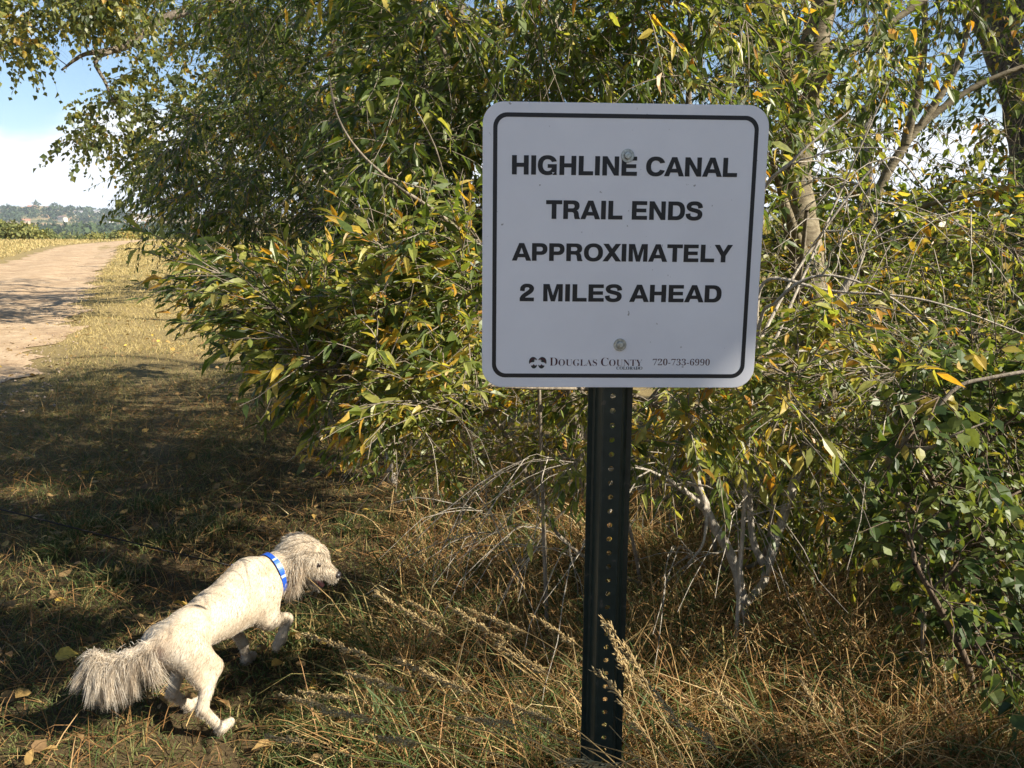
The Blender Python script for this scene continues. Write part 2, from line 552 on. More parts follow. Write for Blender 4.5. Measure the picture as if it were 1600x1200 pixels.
# ================================================================== GROUND, ROAD
def build_ground():
    ratio, r, rs = 1.042, 0.22, [0.0]
    while r < 6500:
        rs.append(r); r *= ratio
    rs = np.array(rs[1:]); na = 288
    a = np.linspace(0, 2 * np.pi, na, endpoint=False)
    X = rs[:, None] * np.sin(a)[None]; Y = rs[:, None] * np.cos(a)[None]
    V = np.stack([X, Y, ground_z(X, Y)], -1).reshape(-1, 3)
    V = np.vstack([V, [[0, 0, float(ground_z(0, 0))]]])
    i = np.arange(len(rs) - 1)[:, None] * na; j = np.arange(na)[None]; j2 = (j + 1) % na
    q = np.stack([i + j, i + j2, i + na + j2, i + na + j], -1).reshape(-1, 4)[:, ::-1]
    c = len(V) - 1
    tri = np.stack([np.full(na, c), (np.arange(na) + 1) % na, np.arange(na)], -1)
    m, N, L, P = new_mat('ground_soil')
    g = N.new('ShaderNodeNewGeometry')
    n1 = N.new('ShaderNodeTexNoise'); n1.inputs['Scale'].default_value = 1.1; n1.inputs['Detail'].default_value = 8; n1.inputs['Roughness'].default_value = .65
    n2 = N.new('ShaderNodeTexNoise'); n2.inputs['Scale'].default_value = 38; n2.inputs['Detail'].default_value = 6; n2.inputs['Roughness'].default_value = .75
    L.new(g.outputs['Position'], n1.inputs['Vector']); L.new(g.outputs['Position'], n2.inputs['Vector'])
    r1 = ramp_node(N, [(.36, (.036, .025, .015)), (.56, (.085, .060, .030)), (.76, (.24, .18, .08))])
    ad = N.new('ShaderNodeMath'); ad.operation = 'MULTIPLY_ADD'; ad.inputs[1].default_value = .55
    L.new(n1.outputs['Fac'], ad.inputs[0])
    mm = N.new('ShaderNodeMath'); mm.operation = 'MULTIPLY'; mm.inputs[1].default_value = .45
    L.new(n2.outputs['Fac'], mm.inputs[0]); L.new(mm.outputs[0], ad.inputs[2]); L.new(ad.outputs[0], r1.inputs[0])
    # far meadows: straw, olive and brown fields in broad patches
    n3 = N.new('ShaderNodeTexNoise'); n3.inputs['Scale'].default_value = .012; n3.inputs['Detail'].default_value = 5
    L.new(g.outputs['Position'], n3.inputs['Vector'])
    r3 = ramp_node(N, [(.36, (.10, .105, .045)), (.5, (.28, .22, .10)), (.6, (.30, .18, .10)), (.7, (.36, .29, .14))])
    L.new(n3.outputs['Fac'], r3.inputs[0])
    ln = N.new('ShaderNodeVectorMath'); ln.operation = 'LENGTH'; L.new(g.outputs['Position'], ln.inputs[0])
    mr = N.new('ShaderNodeMapRange'); mr.inputs['From Min'].default_value = 90; mr.inputs['From Max'].default_value = 220
    L.new(ln.outputs['Value'], mr.inputs['Value'])
    # bleached thatch on the open verge, bare soil by the sign, darkened to deepen the shade there
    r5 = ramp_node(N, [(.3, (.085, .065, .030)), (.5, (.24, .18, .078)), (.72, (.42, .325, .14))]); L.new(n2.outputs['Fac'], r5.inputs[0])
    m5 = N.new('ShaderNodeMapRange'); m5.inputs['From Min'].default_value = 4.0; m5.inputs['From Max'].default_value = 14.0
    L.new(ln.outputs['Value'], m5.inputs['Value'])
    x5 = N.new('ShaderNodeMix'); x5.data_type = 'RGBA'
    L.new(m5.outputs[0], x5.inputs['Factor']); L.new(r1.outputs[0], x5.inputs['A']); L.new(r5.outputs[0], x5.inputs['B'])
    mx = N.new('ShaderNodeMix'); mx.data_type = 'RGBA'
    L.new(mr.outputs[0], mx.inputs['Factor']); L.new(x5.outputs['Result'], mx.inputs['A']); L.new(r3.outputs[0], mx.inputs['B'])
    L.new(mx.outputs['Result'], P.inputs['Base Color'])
    P.inputs['Roughness'].default_value = 1; P.inputs['Specular IOR Level'].default_value = .1
    b = N.new('ShaderNodeBump'); b.inputs['Strength'].default_value = .5; b.inputs['Distance'].default_value = .02
    L.new(n2.outputs['Fac'], b.inputs['Height']); L.new(b.outputs[0], P.inputs['Normal'])
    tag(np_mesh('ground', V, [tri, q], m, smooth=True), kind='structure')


def road_shift(s):
    return np.maximum(0, s - 74) ** 2 * .0040


def build_road():
    s = np.concatenate([np.arange(-8, 30, .25), np.arange(30, 119, .8)])
    w = np.linspace(0, 1, 15)
    e0 = -4.75 + .18 * np.sin(s * 1.3) + .12 * np.sin(s * 3.7 + 1) + .1 * np.sin(s * .4)
    e1 = -.80 + .17 * np.sin(s * 1.7 + 2) + .12 * np.sin(s * 4.3) + .08 * np.sin(s * 11) - .42 * sstep(16, 9, s) + .5 * sstep(22, 60, s) + .06 * np.sin(s * 9)
    sh = road_shift(s)
    T = e0[:, None] + (e1 - e0)[:, None] * w[None] + sh[:, None]
    P = RD[None, None] * s[:, None, None] + RT[None, None] * T[..., None]
    crown = .035 * np.sin(np.pi * w)[None] - .032 * (np.exp(-((w - .25) / .08) ** 2) + np.exp(-((w - .75) / .08) ** 2))[None]
    Z = ground_z(P[..., 0], P[..., 1]) + .022 + crown - .012 * ((w[None] < .01) | (w[None] > .99))
    V = np.concatenate([P, Z[..., None]], -1).reshape(-1, 3)
    n = len(w)
    i = np.arange(len(s) - 1)[:, None] * n; j = np.arange(n - 1)[None]
    q = np.stack([i + j, i + j + 1, i + n + j + 1, i + n + j], -1).reshape(-1, 4)
    m, N, L, Pn = new_mat('packed_dirt')
    g = N.new('ShaderNodeNewGeometry')
    n1 = N.new('ShaderNodeTexNoise'); n1.inputs['Scale'].default_value = .9; n1.inputs['Detail'].default_value = 9; n1.inputs['Roughness'].default_value = .7
    L.new(g.outputs['Position'], n1.inputs['Vector'])
    n2 = N.new('ShaderNodeTexNoise'); n2.inputs['Scale'].default_value = 30; n2.inputs['Detail'].default_value = 6; n2.inputs['Roughness'].default_value = .8
    L.new(g.outputs['Position'], n2.inputs['Vector'])
    r = ramp_node(N, [(.3, (.29, .195, .115)), (.5, (.43, .31, .19)), (.7, (.55, .42, .28))]); L.new(n1.outputs['Fac'], r.inputs[0])
    r2 = ramp_node(N, [(.35, (.72, .70, .68)), (.62, (1.1, 1.1, 1.1)), (.75, (1.35, 1.33, 1.3))]); L.new(n2.outputs['Fac'], r2.inputs[0])
    mu = N.new('ShaderNodeVectorMath'); mu.operation = 'MULTIPLY'
    n4 = N.new('ShaderNodeTexNoise'); n4.inputs['Scale'].default_value = 5; n4.inputs['Detail'].default_value = 8; n4.inputs['Roughness'].default_value = .75
    L.new(g.outputs['Position'], n4.inputs['Vector'])
    r4 = ramp_node(N, [(.35, (.74, .72, .70)), (.5, (1, 1, 1)), (.66, (1.18, 1.17, 1.15))]); L.new(n4.outputs['Fac'], r4.inputs[0])
    m4 = N.new('ShaderNodeVectorMath'); m4.operation = 'MULTIPLY'
    L.new(r.outputs[0], mu.inputs[0]); L.new(r2.outputs[0], mu.inputs[1]); L.new(mu.outputs[0], m4.inputs[0]); L.new(r4.outputs[0], m4.inputs[1]); L.new(m4.outputs[0], Pn.inputs['Base Color'])
    Pn.inputs['Roughness'].default_value = 1; Pn.inputs['Specular IOR Level'].default_value = .1
    b = N.new('ShaderNodeBump'); b.inputs['Strength'].default_value = .6; b.inputs['Distance'].default_value = .03
    L.new(n2.outputs['Fac'], b.inputs['Height']); L.new(b.outputs[0], Pn.inputs['Normal'])
    tag(np_mesh('dirt_road', V, [q], m, smooth=True), kind='structure')


build_ground()
build_road()


# ================================================================== FAR VALLEY AND HILLSIDE
def far_crowns(name, spots, mat, seed, kind='stuff', per=46, label=None, cat=None, group=None, squash=.8, ls=1.0):
    """round crowns made of loose leaf clumps; spots (x, y, radius, tint)"""
    rng = np.random.default_rng(seed)
    lb = Bag()
    for x, y, r, t in spots:
        z = float(ground_z(x, y))
        d = norm(rng.standard_normal((per, 3))); d[:, 2] = np.abs(d[:, 2]) * 1.1 - .25
        P = np.array([x, y, z + r * .5]) + d * np.array([r, r, r * squash]) * (.55 + .5 * rng.random((per, 1)))
        leaves(lb, P, rng.standard_normal((per, 3)), norm(d + .5 * rng.standard_normal((per, 3))), np.full(per, r * .62 * ls) * rng.uniform(.6, 1.3, per),
               np.full(per, r * .5 * ls) * rng.uniform(.6, 1.2, per), np.clip(t + rng.normal(0, .06, per), 0, 1), LEAF_SIMPLE)
    o = lb.build(name, mat)
    return tag(o, label, cat, group, kind)


M_FAR = foliage_mat('distant_foliage', [(0, (.035, .055, .030)), (.4, (.07, .10, .040)), (.7, (.15, .16, .055)), (.9, (.28, .25, .07)), (1, (.33, .21, .06))], trans=.2, rough=.8, spec=.1)


def polar(az_deg, r):
    a = R(az_deg)
    return r * math.sin(a), r * math.cos(a)


def build_far():
    rng = np.random.default_rng(5)
    sp = []
    for _ in range(3200):           # wooded hillside
        r = 900 + 1900 * rng.random() ** .8
        az = rng.uniform(-42, -17) if rng.random() < .7 else rng.uniform(-17, 42)
        x, y = polar(az, r)
        if math.sin(x / 130) * math.cos(y / 170) + .5 * math.sin(x / 47 + y / 90) < -.05 and rng.random() < .95:
            continue
        sp.append((x, y, rng.uniform(5, 11), rng.uniform(0, .35)))
    far_crowns('far_woods', sp, M_FAR, 6, label='dark woods scattered over the far hillside', cat='woods', per=30)
    sp = []
    for _ in range(420):            # willow flats across the valley
        r = 230 + 480 * rng.random()
        x, y = polar(rng.uniform(-40, -16), r)
        sp.append((x, y, rng.uniform(2.5, 5.5), rng.uniform(.35, .75)))
    far_crowns('valley_undergrowth', sp, M_FAR, 7, label='pale green willow scrub filling the valley floor', cat='scrub', per=40, squash=.6)
    # bushes one can tell apart beyond the bend of the road
    bl = [(-31.2, 128, 2.6, .70, 'rounded yellow-green bush at the left end of the valley scrub'),
          (-29.6, 135, 1.9, .62, 'low yellow-green bush just right of the rounded one at the valley edge'),
          (-27.4, 165, 2.3, .45, 'grey-green bush behind the straw bank left of the road'),
          (-25.6, 150, 2.1, .50, 'olive bush straight beyond the end of the road'),
          (-24.5, 140, 2.0, .82, 'golden autumn bush beyond the bend of the road'),
          (-23.3, 150, 2.2, .76, 'yellow bush beside the golden one, nearer the trees'),
          (-22.2, 160, 2.4, .60, 'green-gold bush beside the last tree of the row')]
    for i, (az, r, rad, t, lab) in enumerate(bl):
        x, y = polar(az, r)
        far_crowns('bush', [(x + rng.normal(0, rad), y + rng.normal(0, rad), rad * .8, t + rng.normal(0, .05)) for _ in range(7)], M_FAR, 20 + i, None, 260, lab, 'bush', 'bushes at the edge of the valley', ls=.42)
    # rust-coloured scrub seen through the trees on the right
    for i, (px, Y, rad, t, lab) in enumerate([(1330, 21, .9, .93, 'rust-orange scrub bush seen behind the pale snag'), (1405, 19, .8, .97, 'rust-orange scrub bush behind the leaning poplar stem'),
                                              (1490, 23, 1.0, .9, 'orange-brown scrub bush right of the leaning poplar stem'), (1580, 20, .9, .95, 'orange-brown scrub bush at the right under the old trunk')]):
        p = at(px, 380, Y)
        far_crowns('scrub_bush', [(p[0] + rng.normal(0, rad), p[1] + rng.normal(0, rad), rad * .8, t + rng.normal(0, .04)) for _ in range(7)], M_FAR, 40 + i, None, 150, lab, 'bush', 'rust-coloured scrub beyond the canal')
    # houses
    wallm = [plain_mat('house_wall_cream', (.62, .56, .46), .8), plain_mat('house_wall_tan', (.50, .36, .24), .8), plain_mat('house_wall_white', (.75, .74, .70), .8)]
    roofm = [plain_mat('house_roof_brown', (.17, .12, .095), .8), plain_mat('house_roof_tile', (.36, .17, .10), .8), plain_mat('house_roof_grey', (.22, .21, .21), .8)]
    for i in range(22):
        r = rng.uniform(1100, 2100)
        az = rng.uniform(-31.5, -21.5)
        x, y = polar(az, r)
        z = float(ground_z(x, y))
        w, d, h = rng.uniform(11, 20), rng.uniform(9, 13), rng.uniform(5, 8)
        root = empty('house', (x, y, z), 'small pale house with a pitched roof on the far hillside', 'house', 'houses scattered over the far hillside')
        a = rng.uniform(-.6, .6)
        c, s_ = math.cos(a), math.sin(a)

        def tr(v):
            return np.array([[x + p[0] * c - p[1] * s_, y + p[0] * s_ + p[1] * c, z + p[2]] for p in v])
        bx = [(-w / 2, -d / 2, -2), (w / 2, -d / 2, -2), (w / 2, d / 2, -2), (-w / 2, d / 2, -2), (-w / 2, -d / 2, h), (w / 2, -d / 2, h), (w / 2, d / 2, h), (-w / 2, d / 2, h)]
        np_mesh('wall', tr(bx), [[[0, 1, 5, 4], [1, 2, 6, 5], [2, 3, 7, 6], [3, 0, 4, 7]]], wallm[i % 3], root)
        k = .7
        rf = [(-w / 2 - k, -d / 2 - k, h), (w / 2 + k, -d / 2 - k, h), (w / 2 + k, d / 2 + k, h), (-w / 2 - k, d / 2 + k, h), (-w / 2 - k, 0, h + 3), (w / 2 + k, 0, h + 3)]
        np_mesh('roof', tr(rf), [[[0, 3, 4], [1, 5, 2]], [[0, 4, 5, 1], [3, 2, 5, 4], [0, 1, 2, 3]]], roofm[i % 3], root)


build_far()

# ================================================================== WHERE SUN FLECKS FALL
def dogpt(f, l, z):
    """dog's frame (forward, left, up) to the world"""
    a = R(17.4)
    hx, hy = -1.036, 2.40
    return np.array([hx + f * math.sin(a) - l * math.cos(a), hy + f * math.cos(a) + l * math.sin(a), z])


gap(dogpt(.0, -.05, .24), dogpt(.48, -.05, .33), .14, 1.0)
gap(dogpt(.58, -.12, .36), dogpt(.62, -.2, .30), .14, 1.0)
gap(dogpt(-.12, .08, .28), dogpt(-.15, .16, .2), .09, .8)
gap(dogpt(.02, -.08, .30), dogpt(.03, -.12, .05), .07, .9)
for px0, py0, px1, py1, rad, pr in [(10, 890, 120, 940, .12, .7), (150, 860, 330, 900, .06, .6), (330, 665, 440, 672, .09, .85), (60, 690, 30, 700, .12, .7), (600, 860, 900, 850, .22, .92),
                                    (700, 760, 900, 740, .2, .9), (640, 990, 900, 1010, .16, .85), (195, 668, 240, 670, .05, .9), (480, 960, 560, 1000, .07, .8),
                                    (20, 760, 60, 780, .1, .6)]:
    gap(on_ground(px0, py0), on_ground(px1, py1), rad, pr)
# leaves pruned so the sun reaches the low willows from the right, over the canal
for p0, p1, rad, pr in [(at(600, 640, 2.5), at(1320, 640, 2.8), .46, .98), (at(330, 450, 2.4), at(720, 470, 2.6), .30, .7), (at(1040, 690, 2.8), at(1190, 930, 2.9), .34, .97),
                        (at(980, 880, 2.2), at(1500, 960, 2.1), .26, .75), (at(560, 1000, 2.4), at(900, 860, 2.4), .25, .8), (at(1000, 1100, 1.9), at(1500, 1130, 1.8), .10, .3), (at(640, 60, 3.2), at(1150, 40, 3.6), .6, .6), (at(640, 300, 3.2), at(1150, 250, 3.6), .5, .6),
                        (at(1240, 60, 4.2), at(1560, 200, 5), .9, .45), (at(340, 950, 1.97), at(880, 1010, 1.72), .36, .99), (at(420, 1110, 1.65), at(880, 1120, 1.5), .20, .97), (at(1240, 400, 4.0), at(1560, 450, 4), .8, .8), (at(1450, 720, 2.4), at(1580, 950, 2.4), .42, .75),
                        (at(420, 60, 7), at(620, 100, 6.5), .9, .7), (at(150, 60, 15), at(400, 100, 15.5), 2.0, .75), (at(300, 250, 8), at(560, 330, 7), .8, .6)]:
    gap(p0, p1, rad, pr, 2.0)
gap(at(1040, 690, 2.8), at(1190, 930, 2.9), .25, .8, .5)
gap(at(1000, 640, 2.6), at(1300, 640, 2.7), .30, .5, .7)
gap(at(1000, 880, 2.2), at(1330, 940, 2.1), .20, .5, .5)
gap(at(930, 960, 1.26), at(1010, 1200, 1.2), .075, 1.0)
# the road and verge beyond the shade, open to the sun
for s0, t0, s1, t1, rad, pr in [(11.6, 1.0, 12.6, -6, .8, .97), (14.0, 1.6, 15.2, -6, 1.1, .98), (17.0, 2.2, 18.5, -6, 1.3, .98), (20.6, 2.5, 22, -6, 1.5, .97), (25.0, 2.5, 27, -6, 2.0, .97), (31, 2.5, 33, -6, 2.4, .97), (37, 3, 40, -6, 2.6, .97),
                                (44, 3, 47, -6, 3.5, .95), (53, 2, 57, -6, 4.0, .93), (64, 2, 68, -6, 4, .9)]:
    a = st(s0, t0); b = st(s1, t1)
    gap((a[0], a[1], 0), (b[0], b[1], 0), rad, pr)


# ================================================================== TREES AND SHRUBS
def stem_to(p, rise=0.0):
    """a point of the ground straight under p"""
    return np.array([p[0], p[1], float(ground_z(p[0], p[1])) - .03])


def G(x, y):
    return np.array([x, y, float(ground_z(x, y)) - .04])


RG = np.random.default_rng(11)


def up_leaves():
    # ---- cottonwood row along the road, far to near
    def cotton(s, t, h, rad, label, seed, n, low=.25, lean=(0, 0), leaf=(.09, .075), per=9, twigs=6, tint=(.42, .25), yellow=.10, extra=(), r0=.24, twl=.6, mat=None, dirs=5):
        rng = np.random.default_rng(seed)
        x, y = st(s, t)
        b = G(x, y)
        top = b + np.array([lean[0], lean[1], h])
        fork = b + (top - b) * .3
        limbs = [([b, b + (top - b) * .15 + rng.normal(0, .1, 3) * [1, 1, 0], fork, b + (top - b) * .6, top], r0, .03)]
        for k in range(dirs):
            a = k * 2 * math.pi / dirs + rng.uniform(-.4, .4)
            f = b + (top - b) * rng.uniform(.18, .45)
            e = b + np.array([lean[0], lean[1], 0]) * .6 + np.array([math.cos(a) * rad * .75, math.sin(a) * rad * .75, h * rng.uniform(.5, .85)])
            limbs.append(([f, f * .6 + e * .4 + [0, 0, h * .06], e], r0 * .5, .02))
        for e in extra:
            limbs.append(e)
        T = blob(rng, n, b + np.array([lean[0] * .6, lean[1] * .6, h * (low + (1 - low) / 2)]), (rad, rad, h * (1 - low) / 2), .3)
        return limbs, T, dict(leaf=leaf, tmpl=LEAF_SIMPLE, per=per, twigs=twigs, tint=tint, yellow=yellow, twig_len=twl, droop=.6, leafdroop=.7, spread=.9)

    grp = 'cottonwoods lining the right side of the dirt road'
    l, T, k = cotton(62, 4.6, 8, 3.2, '', 101, 170, low=.0, leaf=(.22, .16), twl=1.0, per=7)
    plant('cottonwood_tree', 'farthest tree of the row, leafy down to the grass where the road bends', 'tree', l, T, M_COTTON, M_BARK_O, 101, group=grp, filt=True, **k)
    l, T, k = cotton(47, 5.6, 10, 4.2, '', 102, 230, low=.06, leaf=(.19, .14), twl=.9, per=8)
    plant('cottonwood_tree', 'second farthest cottonwood of the row, its trunk slim between grass and leaves', 'tree', l, T, M_COTTON, M_BARK_O, 102, group=grp, filt=True, **k)
    l, T, k = cotton(33, 5.2, 10, 4.4, '', 103, 300, low=.10, leaf=(.15, .11), twl=.8, lean=(-.6, 0), per=9)
    plant('cottonwood_tree', 'tall cottonwood with mixed green and gold leaves, third from the far end of the row', 'tree', l, T, M_COTTON, M_BARK_O, 103, group=grp, filt=True, **k)
    # the great cottonwood whose limb overhangs the road
    x, y = st(19.5, 4.6)
    b = G(x, y)
    ex = [([b + [0, 0, 2.6], at(330, 40, 16.5), at(190, 75, 15.5), at(132, 85, 15.0), at(96, 110, 14.8)], .10, .015),
          ([b + [0, 0, 3.6], at(300, -60, 16), at(140, -30, 15), at(20, 0, 14.5)], .10, .015),
          ([at(190, 75, 15.5), at(150, 95, 15.0), at(165, 130, 14.8), at(178, 160, 14.7)], .04, .02),
          ([b + [0, 0, 2.0], at(400, 200, 17), at(320, 240, 16), at(260, 260, 15.6)], .12, .02)]
    l, T, k = cotton(19.5, 4.6, 11, 4.6, '', 104, 190, low=.16, leaf=(.105, .085), twl=.55, per=11, extra=ex, r0=.30, tint=(.45, .28))
    r4 = np.random.default_rng(44)
    T = np.vstack([T, fill(r4, 210, [(120, -60), (420, -60), (420, 250), (250, 330), (200, 270), (150, 235), (105, 235), (85, 195), (130, 150), (170, 140), (185, 60), (130, 20)], 13, 18),
                   fill(r4, 130, [(-80, -80), (230, -80), (220, 30), (130, 40), (80, 50), (60, 95), (10, 75), (-60, 100)], 12.5, 16)])
    plant('cottonwood_tree', 'great cottonwood whose long limb hangs over the dirt road against the sky', 'tree', l, T, M_COTTON, M_BARK_O, 104, group=grp, **k)
    l, T, k = cotton(11.8, 4.6, 9, 3.0, '', 105, 170, low=.12, leaf=(.10, .055), twl=.5, per=11, r0=.2, tint=(.34, .22))
    T = np.vstack([T, fill(np.random.default_rng(45), 230, [(300, -120), (640, -120), (640, 360), (520, 400), (330, 330), (240, 330), (205, 290), (200, 250), (330, 180)], 8, 12.5)])
    plant('cottonwood_tree', 'dense dark cottonwood nearest the sign, its foliage a solid wall over the verge', 'tree', l, T, M_COTTON, M_BARK_O, 105, group=grp, filt=True, **k)

    # dead hanging twigs in the overhanging limb
    r5 = np.random.default_rng(46)
    T5 = fill(r5, 26, [(60, 40), (180, 50), (140, 130), (95, 200), (70, 140)], 14.4, 15.4)

    # ---- mid thicket: willows between the row and the sign
    def thicket(name, label, poly, n, Y0, Y1, bases, seed, pw=1.0, zmin=.15, **kw):
        rng = np.random.default_rng(seed)
        T = fill(rng, n, poly, Y0, Y1, pw, zmin)
        limbs = []
        for bx, by, tip, r0 in bases:
            g = G(bx, by)
            tip = np.asarray(tip)
            mid = g + (tip - g) * np.array([.4, .4, .62]) + np.array([0, 0, .22]) + rng.normal(0, .12, 3)
            limbs.append(([g, g + (mid - g) * .5 + rng.normal(0, .05, 3), mid, tip], r0, .008))
        return plant(name, label, 'shrub', limbs, T, kw.pop('mat', M_WILLOW), kw.pop('bark', M_BARK_G), seed, **kw)

    wg = 'willow shrubs along the dry canal'
    thicket('willow_shrub', 'shaded willow thicket of small dark leaves, midway between the sign and the far trees',
            [(300, -80), (700, -80), (760, 420), (760, 620), (600, 610), (500, 540), (450, 440), (330, 370), (215, 300), (240, 230), (330, 150)], 600, 4.6, 8.0,
            [(-.8, 7.4, at(420, 60, 6.6), .05), (-.4, 7.0, at(520, 100, 6.4), .05), (-1.0, 7.2, at(330, 250, 6.4), .04), (-.1, 6.8, at(620, 200, 6.2), .05)], 201,
            leaf=(.062, .0185), per=14, twigs=8, twig_len=.40, tint=(.33, .22), yellow=.08, group=wg)
    thicket('willow_shrub', 'willow shrub behind the sign with long drooping dark green leaves above it',
            [(520, -120), (1190, -120), (1190, 100), (1150, 330), (760, 420), (640, 380), (560, 240), (560, 100)], 400, 2.7, 4.6,
            [(.45, 4.3, at(660, 0, 3.2), .03), (.55, 4.2, at(800, -100, 3.4), .035), (.8, 4.2, at(950, -150, 3.6), .03), (.4, 4.2, at(600, 260, 3.2), .025), (.9, 4.2, at(1080, -60, 3.6), .03)], 202,
            leaf=(.068, .0195), per=13, twigs=7, twig_len=.34, tint=(.38, .24), yellow=.07, droop=.4, leafdroop=.35, lean=(-.25, -.1, .0), filt=True, group=wg)
    thicket('willow_shrub', 'sprawling willow shrub reaching left over the verge, leaves turning gold at the tips',
            [(760, 330), (760, 640), (640, 690), (540, 640), (440, 580), (420, 520), (330, 480), (290, 455), (330, 415), (430, 430), (560, 400)], 250, 2.15, 3.5,
            [(.55, 3.3, at(600, 400, 2.8), .0065), (.55, 3.3, at(330, 452, 2.35), .0065), (.5, 3.2, at(420, 500, 2.4), .0065), (.5, 3.2, at(470, 585, 2.35), .0065), (.6, 3.4, at(560, 640, 2.3), .0065), (.6, 3.4, at(600, 430, 2.7), .0085), (.55, 3.3, at(380, 400, 2.7), .0085)], 203,
            leaf=(.060, .0175), per=12, twigs=6, twig_len=.24, tint=(.43, .24), yellow=.22, droop=.12, leafdroop=.25, lean=(-.55, -.05, .05), sag=.12, up=.1, filt=True, group=wg)
    thicket('willow_shrub', 'sunlit yellow-green willow shrub low behind the post, its leaves glowing',
            [(560, 560), (1000, 560), (1300, 430), (1420, 560), (1400, 720), (1240, 720), (1080, 690), (1000, 730), (880, 730), (640, 750), (560, 660)], 400, 2.0, 3.6,
            [(.9, 3.5, at(760, 600, 2.6), .0085), (1.0, 3.4, at(900, 640, 2.6), .0085), (1.1, 3.3, at(1080, 620, 2.5), .0085), (1.2, 3.4, at(1240, 560, 2.7), .0085), (.8, 3.4, at(640, 660, 2.4), .0065)], 204,
            leaf=(.056, .0185), per=10, twigs=6, twig_len=.24, tint=(.60, .22), yellow=.2, droop=.2, leafdroop=.3, up=.1, filt=True, group=wg)
    thicket('willow_shrub', 'thin willow shrub right of the sign with many bare twigs and few yellowing leaves',
            [(1190, 400), (1330, 360), (1640, 310), (1640, 660), (1450, 720), (1250, 640), (1190, 520)], 210, 2.4, 4.2,
            [(1.6, 4.0, at(1260, 330, 3.2), .02), (1.8, 3.9, at(1400, 420, 3.2), .02), (2.1, 3.9, at(1560, 400, 3.4), .022), (1.7, 3.8, at(1330, 520, 3.0), .018)], 205,
            leaf=(.050, .020), per=8, twigs=6, twig_len=.32, tint=(.50, .24), yellow=.22, bare=.12, droop=.3, filt=True, group=wg)
    thicket('leafy_shrub', 'dark green broad-leaved shrub filling the lower right beside the dry grass',
            [(1370, 640), (1430, 560), (1660, 500), (1700, 1120), (1500, 1120), (1430, 1000), (1400, 860), (1330, 760)], 165, 2.1, 3.3,
            [(1.55, 2.7, at(1440, 700, 2.5), .016), (1.75, 2.6, at(1540, 700, 2.4), .018), (1.9, 2.6, at(1640, 760, 2.3), .016), (1.5, 2.6, at(1430, 880, 2.2), .012)], 206,
            mat=M_GLOSSY, bark=M_BARK_D, leaf=(.047, .029), tmpl=LEAF_OVAL, per=10, twigs=6, twig_len=.22, tint=(.52, .28), yellow=.13, droop=.3, leafdroop=.5, zmin=-.4, group=None)
    thicket('leafy_shrub', 'tall mixed green and gold shrub behind the bare twigs at the right edge',
            [(1200, 330), (1330, 290), (1680, 285), (1680, 720), (1400, 720), (1200, 600)], 330, 4.2, 7.0,
            [(2.4, 5.6, at(1320, 420, 5.4), .02), (2.9, 5.4, at(1460, 420, 5.4), .02), (3.3, 5.4, at(1600, 430, 5.4), .02)], 207,
            mat=M_WILLOW, bark=M_BARK_D, leaf=(.070, .030), tmpl=LEAF_OVAL, per=10, twigs=6, twig_len=.36, tint=(.42, .25), yellow=.16, droop=.3)

    thicket('willow_shrub', 'low willow shrub behind the bleached dead stems, yellow-green down to the grass',
            [(1000, 620), (1420, 560), (1440, 840), (1300, 860), (1150, 850), (1010, 800)], 190, 3.3, 4.8,
            [(1.0, 4.3, at(1080, 640, 3.8), .012), (1.4, 4.3, at(1220, 620, 3.8), .012), (1.8, 4.2, at(1360, 620, 3.8), .012)], 211,
            leaf=(.060, .020), per=11, twigs=6, twig_len=.28, tint=(.50, .24), yellow=.2, droop=.3, leafdroop=.4, up=.1, filt=True, group=wg)
    # ---- trees on the right
    Y = 4.3
    b = stem_to(at(1278, 850, Y))
    T = fill(np.random.default_rng(61), 130, [(1100, -160), (1620, -160), (1500, 60), (1330, 190), (1330, 330), (1180, 330)], 4.2, 6.0)
    T = np.vstack([T, fill(np.random.default_rng(66), 44, [(1180, -160), (1420, -160), (1400, 120), (1200, 330)], 3.3, 4.2)])
    plant('poplar_tree', 'young poplar with smooth grey-tan trunk standing right beside the sign', 'tree',
          [([b, at(1280, 560, Y), at(1262, 420, Y), at(1242, 280, Y), at(1262, 130, Y), at(1292, -20, Y), at(1330, -220, Y)], .10, .06),
           ([at(1250, 190, Y), at(1222, 90, Y), at(1192, -60, Y), at(1180, -220, Y)], .06, .035),
           ([at(1250, 235, Y), at(1290, 120, Y - .1), at(1367, 55, Y - .2), at(1450, -5, Y - .2), at(1560, -80, Y - .2)], .022, .012),
           ([at(1262, 420, Y), at(1230, 330, Y - .3), at(1204, 240, Y - .5)], .03, .012)],
          T, M_WILLOW, M_BARK_Y, 301, leaf=(.062, .027), tmpl=LEAF_LANCE, per=9, twigs=6, twig_len=.34, tint=(.42, .25), yellow=.14, bare=.18, droop=.3, leafdroop=.6, rough=.05)
    Y = 5.2
    b = stem_to(at(1362, 760, Y))
    T = fill(np.random.default_rng(62), 120, [(1340, -120), (1680, -120), (1680, 330), (1420, 340), (1360, 260)], 4.8, 6.8)
